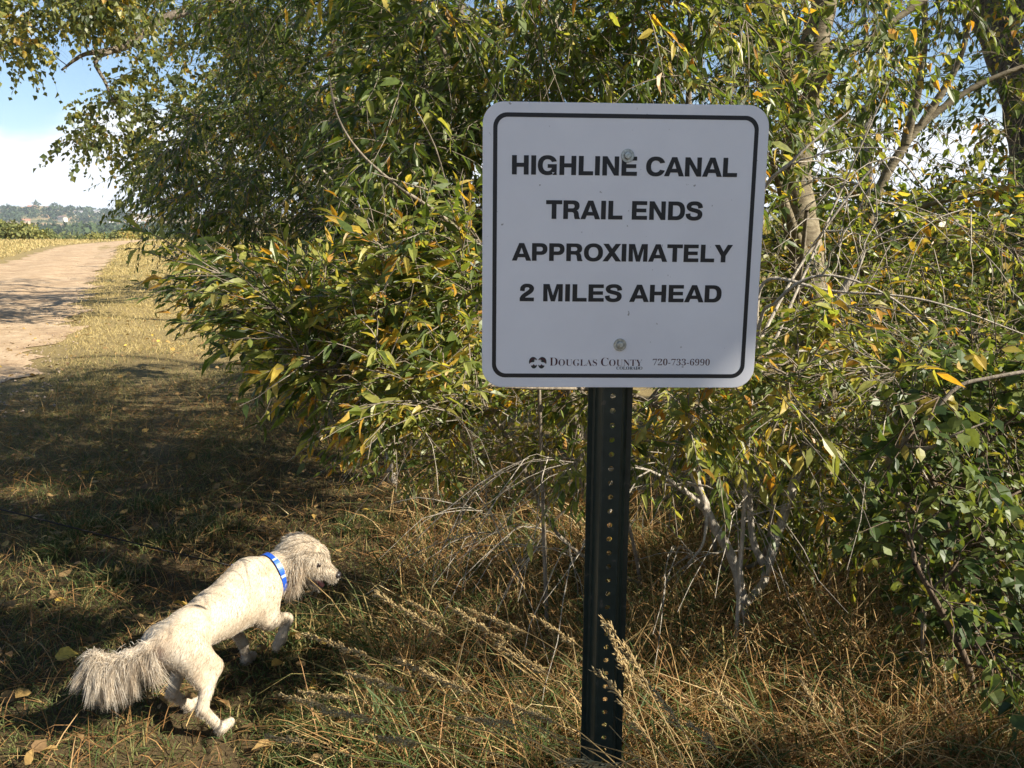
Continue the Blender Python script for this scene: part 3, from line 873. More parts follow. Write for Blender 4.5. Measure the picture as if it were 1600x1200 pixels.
    plant('poplar_tree', 'slender leaning poplar whose forked limbs reach up to the right against blue sky', 'tree',
          [([b, at(1350, 520, Y), at(1352, 380, Y), at(1374, 295, Y), at(1410, 232, Y), at(1440, 195, Y), at(1500, 150, Y), at(1556, 120, Y), at(1640, 90, Y)], .042, .012),
           ([at(1410, 232, Y), at(1432, 150, Y), at(1445, 60, Y), at(1440, -80, Y)], .03, .012),
           ([at(1440, 195, Y), at(1500, 90, Y), at(1530, -60, Y)], .025, .01),
           ([at(1355, 350, Y), at(1450, 320, Y - .2), at(1600, 290, Y - .4)], .022, .008)],
          T, M_WILLOW, M_BARK_Y, 302, leaf=(.066, .030), per=7, twigs=6, twig_len=.40, tint=(.36, .22), yellow=.12, bare=.35, droop=.25, leafdroop=.7, rough=.06)
    Y = 7.5
    b = stem_to(at(1600, 640, Y))
    T = fill(np.random.default_rng(63), 45, [(1430, -120), (1720, -120), (1720, 330), (1560, 330)], 6.6, 8.4)
    plant('old_cottonwood', 'old leaning trunk with dark furrowed bark at the far right, one side lit', 'tree',
          [([b, at(1606, 420, Y), at(1606, 270, Y), at(1592, 170, Y), at(1562, 70, Y), at(1520, -40, Y), at(1480, -160, Y)], .16, .11),
           ([at(1562, 70, Y), at(1600, -20, Y), at(1620, -100, Y)], .08, .05)],
          T, M_COTTON, M_BARK_O, 303, leaf=(.075, .06), tmpl=LEAF_SIMPLE, per=8, twigs=5, twig_len=.45, tint=(.36, .25), yellow=.15, bare=.3, leafdroop=.7)
    Y = 8.2
    b = stem_to(at(1352, 620, Y))
    plant('dead_snag', 'pale grey broken snag standing between the two poplars', 'dead tree',
          [([b, at(1351, 480, Y), at(1352, 300, Y), at(1350, 165, Y)], .085, .065), ([at(1352, 230, Y), at(1366, 150, Y), at(1352, 40, Y), at(1345, -40, Y)], .03, .015)],
          np.zeros((0, 3)), M_WILLOW, M_BARK_W, 304)
    # dead snag in the middle of the willows
    Y = 5.0
    b = stem_to(at(610, 560, Y))
    plant('dead_snag', 'weathered forked dead branch standing in the shade left of the sign', 'dead tree',
          [([b, at(592, 460, Y), at(566, 410, Y), at(552, 340, Y), at(538, 262, Y)], .034, .018),
           ([at(578, 430, Y), at(545, 380, Y), at(510, 350, Y), at(470, 318, Y)], .026, .008), ([at(548, 385, Y), at(520, 330, Y), at(492, 305, Y)], .014, .004),
           ([at(552, 330, Y), at(500, 262, Y), at(470, 264, Y)], .010, .003), ([at(540, 290, Y), at(580, 298, Y), at(610, 294, Y)], .006, .002)],
          fill(np.random.default_rng(64), 26, [(430, 260), (640, 290), (640, 430), (470, 420)], 4.7, 5.6), M_WILLOW, M_BARK_W, 305, per=0, twigs=4, twig_len=.35, bare=1, droop=.2, sag=.02)
    # dead stems low behind the post
    plant('dead_shrub', 'broken sun-bleached dead stems low behind the right side of the post', 'dead shrub',
          [([stem_to(at(1176, 960, 2.9)), at(1150, 890, 2.85), at(1112, 815, 2.8), at(1082, 735, 2.8), at(1060, 690, 2.8)], .020, .012),
           ([stem_to(at(1204, 950, 3.1)), at(1196, 900, 3.1), at(1176, 840, 3.1), at(1168, 720, 3.1)], .017, .011),
           ([at(1105, 800, 2.8), at(1060, 760, 2.7), at(1015, 735, 2.7)], .012, .004), ([at(1105, 800, 2.8), at(1098, 850, 2.75), at(1075, 880, 2.7)], .006, .003),
           ([stem_to(at(1262, 830, 3.3)), at(1300, 560, 3.4), at(1296, 500, 3.4), at(1330, 430, 3.4)], .020, .014)],
          fill(np.random.default_rng(65), 34, [(640, 640), (1000, 640), (1200, 700), (1200, 880), (900, 900), (700, 840)], 2.4, 3.4), M_WILLOW, M_BARK_W, 306, per=0, twigs=4, twig_len=.4, bare=1, droop=.5, up=.1)

    # bare arching stems
    b = stem_to(at(1165, 700, 2.7))
    plant('bare_shrub', 'tangle of pale bare arching stems right of the sign, nearly leafless', 'dead shrub',
          [([b, at(1180, 560, 2.6), at(1215, 470, 2.5), at(1290, 430, 2.45), at(1400, 470, 2.4), at(1490, 560, 2.4)], .0075, .002),
           ([at(1180, 560, 2.6), at(1195, 440, 2.6), at(1300, 455, 2.5), at(1450, 470, 2.4), at(1620, 530, 2.4)], .007, .002),
           ([at(1172, 620, 2.65), at(1185, 330, 2.6), at(1240, 250, 2.5), at(1330, 172, 2.5)], .008, .0025),
           ([at(1180, 560, 2.6), at(1260, 400, 2.8), at(1380, 250, 2.8), at(1450, 300, 2.8), at(1560, 420, 2.7)], .006, .0015),
           ([at(1180, 560, 2.6), at(1330, 560, 2.6), at(1420, 700, 2.5), at(1490, 820, 2.45)], .006, .0015),
           ([at(1172, 620, 2.65), at(1300, 330, 3.0), at(1340, 240, 3.0), at(1420, 60, 3.0)], .006, .0015)],
          fill(np.random.default_rng(67), 46, [(1190, 200), (1640, 280), (1640, 640), (1300, 640)], 2.3, 3.2)[:24], M_WILLOW, M_BARK_W, 308, leaf=(.045, .02), per=3, twigs=3, twig_len=.34, bare=.75, droop=.35, up=.05, tint=(.6, .2), yellow=.3, trunk_k=6)
    b = stem_to(at(1462, 900, 2.55))
    plant('crooked_branch', 'crooked grey branch rising through the leafy shrub toward the right edge', 'branch',
          [([b, at(1440, 850, 2.5), at(1392, 760, 2.35), at(1390, 715, 2.25), at(1412, 690, 2.2), at(1455, 650, 2.15), at(1495, 605, 2.15), at(1550, 590, 2.15), at(1640, 575, 2.15)], .0085, .005),
           ([at(1412, 690, 2.2), at(1450, 700, 2.15), at(1490, 680, 2.1), at(1540, 660, 2.1)], .006, .002)],
          np.zeros((0, 3)), M_WILLOW, M_BARK_G, 309, trunk_k=7)
    b = stem_to(at(860, 620, 2.9))
    plant('arching_branch', 'long thin leafless stem arching up to the left from behind the sign', 'branch',
          [([b, at(830, 450, 2.8), at(750, 385, 2.7), at(680, 330, 2.6), at(620, 290, 2.55), at(560, 235, 2.5), at(527, 180, 2.5), at(514, 118, 2.5)], .008, .0022),
           ([at(750, 385, 2.7), at(720, 330, 2.6), at(690, 305, 2.6), at(630, 285, 2.55), at(575, 268, 2.5)], .004, .0015),
           ([at(730, 370, 2.68), at(705, 310, 2.6), at(680, 230, 2.5), at(648, 166, 2.5)], .0035, .0012)],
          np.zeros((0, 3)), M_WILLOW, M_BARK_G, 310, trunk_k=6)

    # ---- unseen cottonwoods of the row right of the picture, crowns shaped for the shade
    for i, (x, y, h, rad, n, lab) in enumerate([(7.4, -1.3, 10.5, 2.9, 520, 'first'), (9.6, 1.6, 12.5, 3.0, 500, 'second'), (4.6, -.9, 7.0, 1.9, 400, 'third'), (9.9, 4.7, 12.5, 2.6, 350, 'fourth')]):
        rng = np.random.default_rng(400 + i)
        g = G(x, y)
        T = blob(rng, n, g + [0, 0, h * .56], (rad, rad, h * .46), .1)
        limbs = [([g, g + [0, .1, h * .3], g + [.2, 0, h * .6], g + [0, 0, h * .95]], .2, .04)]
        for k in range(5):
            a = k * 1.26 + .3
            limbs.append(([g + [0, .05, h * .25], g + [math.cos(a) * rad * .4, math.sin(a) * rad * .4, h * .45], g + [math.cos(a) * rad * .8, math.sin(a) * rad * .8, h * .7]], .08, .02))
        plant('cottonwood_tree', ['cottonwood just right of the view with a low leafy crown', 'taller cottonwood across the canal right of the view', 'cottonwood behind the viewer on the canal bank',
                                  'tallest cottonwood across the canal, beyond the right edge'][i], 'tree', limbs, T, M_COTTON, M_BARK_O, 400 + i, group=grp,
              leaf=(.16, .13), tmpl=LEAF_SIMPLE, per=9, twigs=6, twig_len=.6, tint=(.42, .25), leafdroop=.6, filt=True)


up_leaves()

# ================================================================== GRASS AND LITTER
def patch(x, y, f=1.0):
    """slow noise for clumps, 0..1"""
    return .5 + .25 * (np.sin(x * 1.9 * f + 1.3 * np.sin(y * 1.1 * f)) + np.sin(y * 2.3 * f + 1.7 * np.sin(x * 1.4 * f + 2)))


FEET = [tuple(dogpt(f, l, 0)[:2]) for f, l in ((.03, -.14), (-.08, -.2), (-.02, -.25), (.11, .03), (.05, -.05), (.43, .03), (.38, -.12), (.42, -.22), (.3, -.15), (.2, -.15))]


def blade_field(bag, XY, h, w, tint, rng, bend=.5, tilt=.45, wind=(0, 0), base_h=0.0):
    dd = np.min([np.hypot(XY[:, 0] - fx, XY[:, 1] - fy) for fx, fy in FEET], axis=0)
    h = h * (.35 + .65 * sstep(.05, .22, dd))
    n = len(XY)
    a = rng.uniform(0, 2 * np.pi, n)
    tl = np.abs(rng.normal(0, tilt, n))
    d = np.stack([np.cos(a) * tl + wind[0], np.sin(a) * tl + wind[1], np.ones(n)], -1)
    d = norm(d)
    b = np.stack([XY[:, 0], XY[:, 1], ground_z(XY[:, 0], XY[:, 1]) - .006 + base_h], -1)
    side = norm(np.cross(d, np.stack([np.cos(a + 1.2 * rng.standard_normal(n)), np.sin(a + 1.2 * rng.standard_normal(n)), np.zeros(n)], -1) + 1e-3))
    out = norm(np.stack([d[:, 0], d[:, 1], np.zeros(n)], -1) + 1e-6)
    bd = (bend * rng.uniform(.2, 1.4, n))[:, None]
    m1 = b + d * (h * .5)[:, None] + out * (h[:, None] * bd * .12)
    m2 = b + d * (h * .85)[:, None] + out * (h[:, None] * bd * .42) - np.array([0, 0, 1.0]) * (h[:, None] * bd * .12)
    tip = b + d * h[:, None] + out * (h[:, None] * bd * .8) - np.array([0, 0, 1.0]) * (h[:, None] * bd * .38)
    ww = w[:, None] * side
    V = np.stack([b - ww * .5, b + ww * .5, m1 - ww * .45, m1 + ww * .45, m2 - ww * .28, m2 + ww * .28, tip], 1).reshape(-1, 3)
    o = (np.arange(n) * 7)[:, None]
    q = np.concatenate([o + [[0, 1, 3, 2]], o + [[2, 3, 5, 4]]])
    t = o + [[4, 5, 6]]
    bag.add(V, [q, t], np.repeat(tint, 7))


def stxy(s, t):
    return RD[None] * s[:, None] + RT[None] * t[:, None]


def build_grass():
    rng = np.random.default_rng(77)
    # --- verge between road and trees
    bag = Bag()
    n = 330000
    s = np.exp(rng.uniform(np.log(1.3), np.log(112), n))
    t = rng.uniform(-1.35, 5.5, n)
    XY = stxy(s, t + road_shift(s))
    edge = -.85 + .85 * sstep(22, 60, s) + .3 * (patch(XY[:, 0], XY[:, 1], 2.2) - .5) + .10 * rng.standard_normal(n)
    dens = .25 + .75 * patch(XY[:, 0], XY[:, 1], 1.3)
    track = np.exp(-((t - .15 - .1 * np.sin(s)) / .22) ** 2) * (s > 3.2) * (s < 10.5)
    k = (t > edge) & (rng.random(n) < dens * (1 - .85 * track))
    k &= ~((t > .55) & (s < 6) & (rng.random(n) < .55))
    s, t, XY = s[k], t[k], XY[k]
    r = np.hypot(XY[:, 0], XY[:, 1])
    h = rng.uniform(.03, .085, len(s)) * (1 + .5 * (rng.random(len(s)) < .06)) * (1 + np.clip(r - 12, 0, 60) * .014)
    w = np.maximum(.0030, r * .00036) * rng.uniform(.7, 1.3, len(s))
    g = patch(XY[:, 0] + 3, XY[:, 1], .8) * .7 + .3 * patch(XY[:, 0], XY[:, 1] + 5, 3.1)
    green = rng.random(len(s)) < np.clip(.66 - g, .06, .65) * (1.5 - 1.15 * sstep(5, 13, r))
    near_shade = 1 - sstep(5, 13, r)  # straw tint darkened toward the viewer to paint in the foreground shade
    tint = np.where(green, rng.uniform(0, .38, len(s)), rng.uniform(.54, 1, len(s)) * (1 - .47 * near_shade))
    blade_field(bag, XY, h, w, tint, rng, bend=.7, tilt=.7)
    # close-cropped undergrowth of the near verge
    n = 60000
    s = np.exp(rng.uniform(np.log(1.9), np.log(10), n)); t = rng.uniform(-1.5, 1.3, n)
    XY = stxy(s, t)
    k = rng.random(n) < (.3 + .7 * patch(XY[:, 0] + 9, XY[:, 1], 2.1)) * (1 - .8 * np.exp(-((t - .15 - .1 * np.sin(s)) / .2) ** 2) * (s > 3.2))
    k &= t > -1.25 + .15 * np.sin(s * 3)
    XY = XY[k]; n = len(XY)
    blade_field(bag, XY, rng.uniform(.02, .06, n), rng.uniform(.0022, .0042, n), np.where(rng.random(n) < .45, rng.uniform(.05, .42, n), rng.uniform(.40, .58, n)), rng, bend=.8, tilt=.8)
    # greener tufts by the dog
    n = 4600
    c = np.array([on_ground(px, py)[:2] for px, py in [(430, 1030), (140, 840), (170, 920), (330, 830), (90, 870), (560, 1010), (250, 860), (480, 1150), (380, 1120), (240, 800), (560, 820), (500, 980), (470, 1060), (520, 1130), (600, 1160), (560, 960), (640, 1190), (440, 1180), (560, 1060), (700, 1180)]])
    XY = c[rng.integers(0, len(c), n)] + rng.normal(0, .075, (n, 2))
    blade_field(bag, XY, rng.uniform(.05, .14, n), rng.uniform(.003, .006, n), np.where(rng.random(n) < .6, rng.uniform(.0, .36, n), rng.uniform(.42, .7, n)), rng, bend=.9, tilt=.5)
    tag(bag.build('verge_grass', M_GRASS), 'short green and straw grass covering the verge between road and trees', 'grass', kind='stuff')

    # --- meadow left of the road, and beyond the canal to the right
    bag = Bag()
    n = 120000
    s = np.exp(rng.uniform(np.log(6), np.log(125), n))
    t = -4.95 - .5 * sstep(20, 60, s) - np.abs(rng.normal(0, 1, n)) * (3 + s * .35)
    XY = stxy(s, t + road_shift(s))
    r = np.hypot(XY[:, 0], XY[:, 1])
    near = np.exp((t + 4.9) / 1.6)
    h = rng.uniform(.10, .30, n) * (1 - .55 * near) * (1 + r * .003)
    blade_field(bag, XY, h, np.maximum(.004, r * .0005) * rng.uniform(.7, 1.3, n), np.where(rng.random(n) < .06, rng.uniform(.1, .4, n), rng.uniform(.55, 1, n)), rng, bend=.7, tilt=.35)
    n = 60000
    XY = np.stack([rng.uniform(6, 75, n), rng.uniform(3, 80, n)], -1)
    XY = XY[(XY @ RT > 9)]
    r = np.hypot(XY[:, 0], XY[:, 1])
    blade_field(bag, XY, rng.uniform(.2, .6, len(XY)), r * .0012 * rng.uniform(.7, 1.3, len(XY)), rng.uniform(.5, .95, len(XY)), rng, bend=.7, tilt=.35)
    # short fringe at the bend beyond the row
    n = 26000
    s = rng.uniform(60, 128, n); t = rng.uniform(1.5, 26, n)
    XY = stxy(s, t + road_shift(s) - 1.2)
    r = np.hypot(XY[:, 0], XY[:, 1])
    blade_field(bag, XY, rng.uniform(.12, .35, n), r * .0006 * rng.uniform(.7, 1.3, n), rng.uniform(.55, 1, n), rng, bend=.7, tilt=.35)
    tag(bag.build('meadow_grass', M_GRASS), 'tall straw-coloured meadow grass left of the road and beyond the canal', 'grass', kind='stuff')

    # --- dry straw and tall dead grass under and before the shrubs
    bag = Bag()
    n = 42000
    poly = np.array([(620, 760), (720, 640), (1000, 620), (1330, 700), (1700, 900), (1900, 1300), (560, 1300), (590, 1150), (610, 1000)], float)
    q = np.array([560, 600]) + np.array([1300, 760]) * rng.random((n, 2)) + np.array([-260, 0]) * rng.random((n, 1))
    q = q[in_poly(q, poly)]
    a, b = (q[:, 0] - 800) / F, (600 - q[:, 1]) / F
    dy, dz = CP + b * SP, -SP + b * CP
    XY = np.stack([a, dy], -1) * (CAM_H / -dz)[:, None]
    XY[:, 0] += .25 * sstep(1.2, 2.5, XY[:, 0])
    XY = XY + rng.normal(0, .06, XY.shape)
    r = np.hypot(XY[:, 0], XY[:, 1])
    right = sstep(.0, .7, XY[:, 0])
    cl = patch(XY[:, 0], XY[:, 1], 4.0)
    k = (rng.random(len(XY)) < .35 + .65 * cl) & (r > .95)
    XY, right, cl = XY[k], right[k], cl[k]
    m = len(XY)
    h = rng.uniform(.04, .17, m) * (1 + 1.1 * right * rng.random(m)) * (.7 + .6 * cl)
    tint = np.clip(rng.normal(.5, .25, m), 0, 1)
    blade_field(bag, XY, h, rng.uniform(.0022, .0052, m), tint, rng, bend=1.0, tilt=.75, wind=(-.15, -.05))
    # matted stalks lying on top of one another
    k = rng.random(m) < .55
    XY2 = XY[k] + rng.normal(0, .05, (k.sum(), 2))
    blade_field(bag, XY2, rng.uniform(.12, .42, len(XY2)), rng.uniform(.0016, .0035, len(XY2)), np.clip(rng.normal(.5, .25, len(XY2)), 0, 1), rng, bend=.35, tilt=2.4, base_h=rng.uniform(.01, .10, len(XY2)))
    # stray straw through the mown verge
    n = 10000
    s = np.exp(rng.uniform(np.log(1.8), np.log(9), n)); t = rng.uniform(-1.2, 1.6, n)
    XY3 = stxy(s, t)
    blade_field(bag, XY3, rng.uniform(.05, .18, n), rng.uniform(.0018, .0038, n), np.clip(rng.normal(.28, .22, n), 0, 1), rng, bend=.5, tilt=2.2, base_h=rng.uniform(.004, .03, n))
    tag(bag.build('dry_grass', M_STRAW), 'tangled rust and straw coloured dead grass under the shrubs', 'grass', kind='stuff')
    # --- green blades standing among the straw
    bag = Bag()
    n = 8000
    k = rng.integers(0, m, n)
    XY4 = XY[k] + rng.normal(0, .04, (n, 2))
    blade_field(bag, XY4, rng.uniform(.10, .38, n), rng.uniform(.003, .007, n), np.clip(rng.normal(.25, .2, n), 0, .7), rng, bend=1.0, tilt=.5, wind=(-.1, 0))
    tag(bag.build('green_grass', M_GRASS), 'green grass blades growing up through the dead straw', 'grass', kind='stuff')

    # --- fallen leaves
    bag = Bag()
    n = 1800
    s = np.exp(rng.uniform(np.log(1.6), np.log(16), n)); t = rng.uniform(-2.2, 2.4, n)
    XY = stxy(s, t)
    P = np.stack([XY[:, 0], XY[:, 1], ground_z(XY[:, 0], XY[:, 1]) + rng.uniform(.025, .065, n)], -1)
    a = rng.uniform(0, 2 * np.pi, n)
    D = np.stack([np.cos(a), np.sin(a), rng.normal(0, .25, n)], -1)
    Nn = norm(np.array([0, 0, 1.0]) + .4 * rng.standard_normal((n, 3)))
    Ln = rng.uniform(.03, .072, n)
    leaves(bag, P, D, Nn, Ln, Ln * rng.uniform(.4, .85, n), np.clip(rng.normal(.4, .25, n), 0, 1), LEAF_OVAL)
    tag(bag.build('fallen_leaves', M_DRYLEAF), 'dry fallen leaves scattered over the shaded grass', 'leaves', kind='stuff')
    bag = Bag()
    p = on_ground(106, 1052) + [0, 0, .045]
    leaves(bag, p[None] - [[.04, 0, 0]], np.array([[1, .25, .08]]), np.array([[0.1, -.45, 1]]), np.array([.075]), np.array([.062]), np.array([.97]), LEAF_OVAL)
    tag(bag.build('fallen_leaf', M_DRYLEAF), 'single bright yellow fallen leaf on the ground left of the tail of the dog', 'leaf')
    # --- pebbles along the road edge
    rng = np.random.default_rng(79)
    bag = Bag()
    n = 900
    s = np.exp(rng.uniform(np.log(8), np.log(45), n))
    t = np.where(rng.random(n) < .6, rng.normal(-1.0, .22, n), rng.uniform(-4.7, -.8, n))
    XY = stxy(s, t)
    ico = np.array([[1, 0, 0], [-1, 0, 0], [0, 1, 0], [0, -1, 0], [0, 0, 1], [0, 0, -1]], float)
    f = np.array([[0, 2, 4], [2, 1, 4], [1, 3, 4], [3, 0, 4], [2, 0, 5], [1, 2, 5], [3, 1, 5], [0, 3, 5]])
    sz = rng.uniform(.006, .022, n)
    V = np.stack([XY[:, 0], XY[:, 1], ground_z(XY[:, 0], XY[:, 1]) + .03], -1)[:, None] + ico[None] * sz[:, None, None] * rng.uniform(.6, 1.2, (n, 6, 1)) * [1, 1, .7]
    bag.add(V.reshape(-1, 3), [(f[None] + (np.arange(n) * 6)[:, None, None]).reshape(-1, 3)], .5)
    tag(bag.build('gravel', plain_mat('pebble', (.30, .23, .165), .9, .2, var=.4, scale=15)), 'pale pebbles strewn along the edge of the dirt road', 'gravel', kind='stuff')


build_grass()


# ================================================================== SEED-HEAD GRASS STALKS
def stalk(base, mid, tip, label, group, seed, head=.16, dense=46, r=.0014, sag=.04):
    rng = np.random.default_rng(seed)
    base, tip = np.asarray(base, float), np.asarray(tip, float)
    root = empty('grass_stalk', base, label, 'grass stalk', group)
    L = np.linalg.norm(tip - base)
    P = smooth_line([base, np.asarray(mid, float), np.asarray(mid, float) * .45 + tip * .55 + np.array([0, 0, sag * L]) + rng.normal(0, .006, 3), tip], 34)
    V, q = tubes(P[None], np.linspace(r, r * .4, 34)[None], 5)
    b = Bag(); b.add(V, q, .35)
    b.build('stem', M_SEED, root, True)
    hb = Bag()
    seg = np.linalg.norm(np.diff(P, axis=0), axis=1); cum = np.concatenate([[0], np.cumsum(seg)])
    u = (cum[-1] - head * rng.random(dense) ** .9)
    O = np.stack([np.interp(u, cum, P[:, i]) for i in range(3)], -1)
    tg = norm(P[-1] - P[-5])
    pos = (cum[-1] - u) / head
    D = norm(tg[None] * 1.7 + norm(rng.standard_normal((dense, 3))) * .50 + np.array([0, 0, -.18]))
    ln = .010 + .026 * pos * rng.uniform(.5, 1, dense)
    w = np.linspace(0, 1, 4)[None, :, None]
    B = O[:, None] + D[:, None] * ln[:, None, None] * w
    V, q = tubes(B, np.full((dense, 4), .00045), 3)
    hb.add(V, q, .3)
    # spikelets along every short branch
    k = 4
    f = np.array([.35, .6, .85, 1.0])
    C = (O[:, None] + D[:, None] * ln[:, None, None] * f[None, :, None]).reshape(-1, 3) + rng.normal(0, .0012, (dense * k, 3))
    DD = norm(np.repeat(D, k, 0) + .35 * rng.standard_normal((dense * k, 3)))
    sl = rng.uniform(.006, .0105, dense * k)
    wv = np.array([0, .3, .7, 1.0])
    S = C[:, None] + DD[:, None] * (sl[:, None] * wv[None])[..., None]
    rr = np.array([.0003, .0013, .0011, .0002])[None] * rng.uniform(.8, 1.3, (dense * k, 1))
    V, q = tubes(S, rr, 4)
    hb.add(V, q, np.repeat(rng.uniform(.2, 1, dense * k), 16))
    hb.build('seed_head', M_SEED, root, True)
    return root


def build_stalks():
    LEFT = 'tan grass stalks leaning left in front of the dead grass'
    POST = 'tan grass stalks crossing the lower post'
    RIGHT = 'tan grass stalks right of the post'
    lab = {LEFT: 'tall tan grass stalk with feathery seed head leaning left, rising left of the post',
           POST: 'tan feathery grass stalk whose seed head crosses in front of the dark post',
           RIGHT: 'thin tan grass stalk with a loose seed head, right of the post at the bottom'}
    data = [  # tip px, depth; base px, depth
        (478, 990, 1.62, 800, 1330, 1.25, LEFT, .17), (585, 925, 1.55, 860, 1340, 1.2, LEFT, .17), (440, 1085, 1.55, 640, 1330, 1.25, LEFT, .14), (470, 1080, 1.6, 760, 1290, 1.25, LEFT, .15),
        (545, 1050, 1.5, 800, 1320, 1.2, LEFT, .14), (700, 945, 1.6, 840, 1280, 1.3, LEFT, .16), (730, 950, 1.7, 900, 1250, 1.4, LEFT, .15), (620, 1030, 1.6, 800, 1300, 1.3, LEFT, .12),
        (505, 1110, 1.4, 700, 1320, 1.15, LEFT, .12), (420, 1150, 1.4, 560, 1330, 1.15, LEFT, .11), (660, 1050, 1.5, 850, 1330, 1.2, LEFT, .13), (780, 1010, 1.5, 900, 1300, 1.25, LEFT, .12),
        (720, 1120, 1.4, 880, 1330, 1.15, LEFT, .12), (800, 1100, 1.4, 930, 1330, 1.15, LEFT, .11), (640, 940, 1.9, 780, 1240, 1.5, LEFT, .13), (590, 1150, 1.35, 740, 1330, 1.15, LEFT, .10),
        (830, 960, 1.7, 900, 1240, 1.5, LEFT, .12),
        (938, 960, 1.26, 1060, 1340, 1.12, POST, .15), (935, 1050, 1.24, 1040, 1340, 1.12, POST, .13), (880, 1190, 1.1, 1000, 1300, 1.05, POST, .10), (950, 985, 1.28, 1010, 1330, 1.18, POST, .11),
        (1005, 1060, 1.4, 1100, 1330, 1.2, RIGHT, .13), (1120, 1080, 1.5, 1200, 1320, 1.25, RIGHT, .12),         (1250, 1060, 1.6, 1330, 1320, 1.3, RIGHT, .12), (1080, 1130, 1.4, 1150, 1330, 1.2, RIGHT, .10)]
    for i, (px, py, Y, bx, by, BY, g, hd) in enumerate(data):
        if g == LEFT:
            Y, hd = Y * 1.14, hd * 1.5
        tip = at(px, py, Y)
        md = at(bx + (190 if g == LEFT else 30), by - 30, BY)
        b = md + (md - tip) * .25
        b[2] = float(ground_z(b[0], b[1])) - .01
        stalk(b, md, tip, lab[g], g, 900 + i, hd, (24 + int(170 * hd)) if g == LEFT else 28)


build_stalks()


# ================================================================== THE SIGN
def arc(cx, cy, rx, ry, a0, a1, n=22, p=2.25):
    a = np.radians(np.linspace(a0, a1, n))
    c, s = np.cos(a), np.sin(a)
    return [(cx + rx * np.sign(x) * abs(x) ** (2 / p), cy + ry * np.sign(y) * abs(y) ** (2 / p)) for x, y in zip(c, s)]


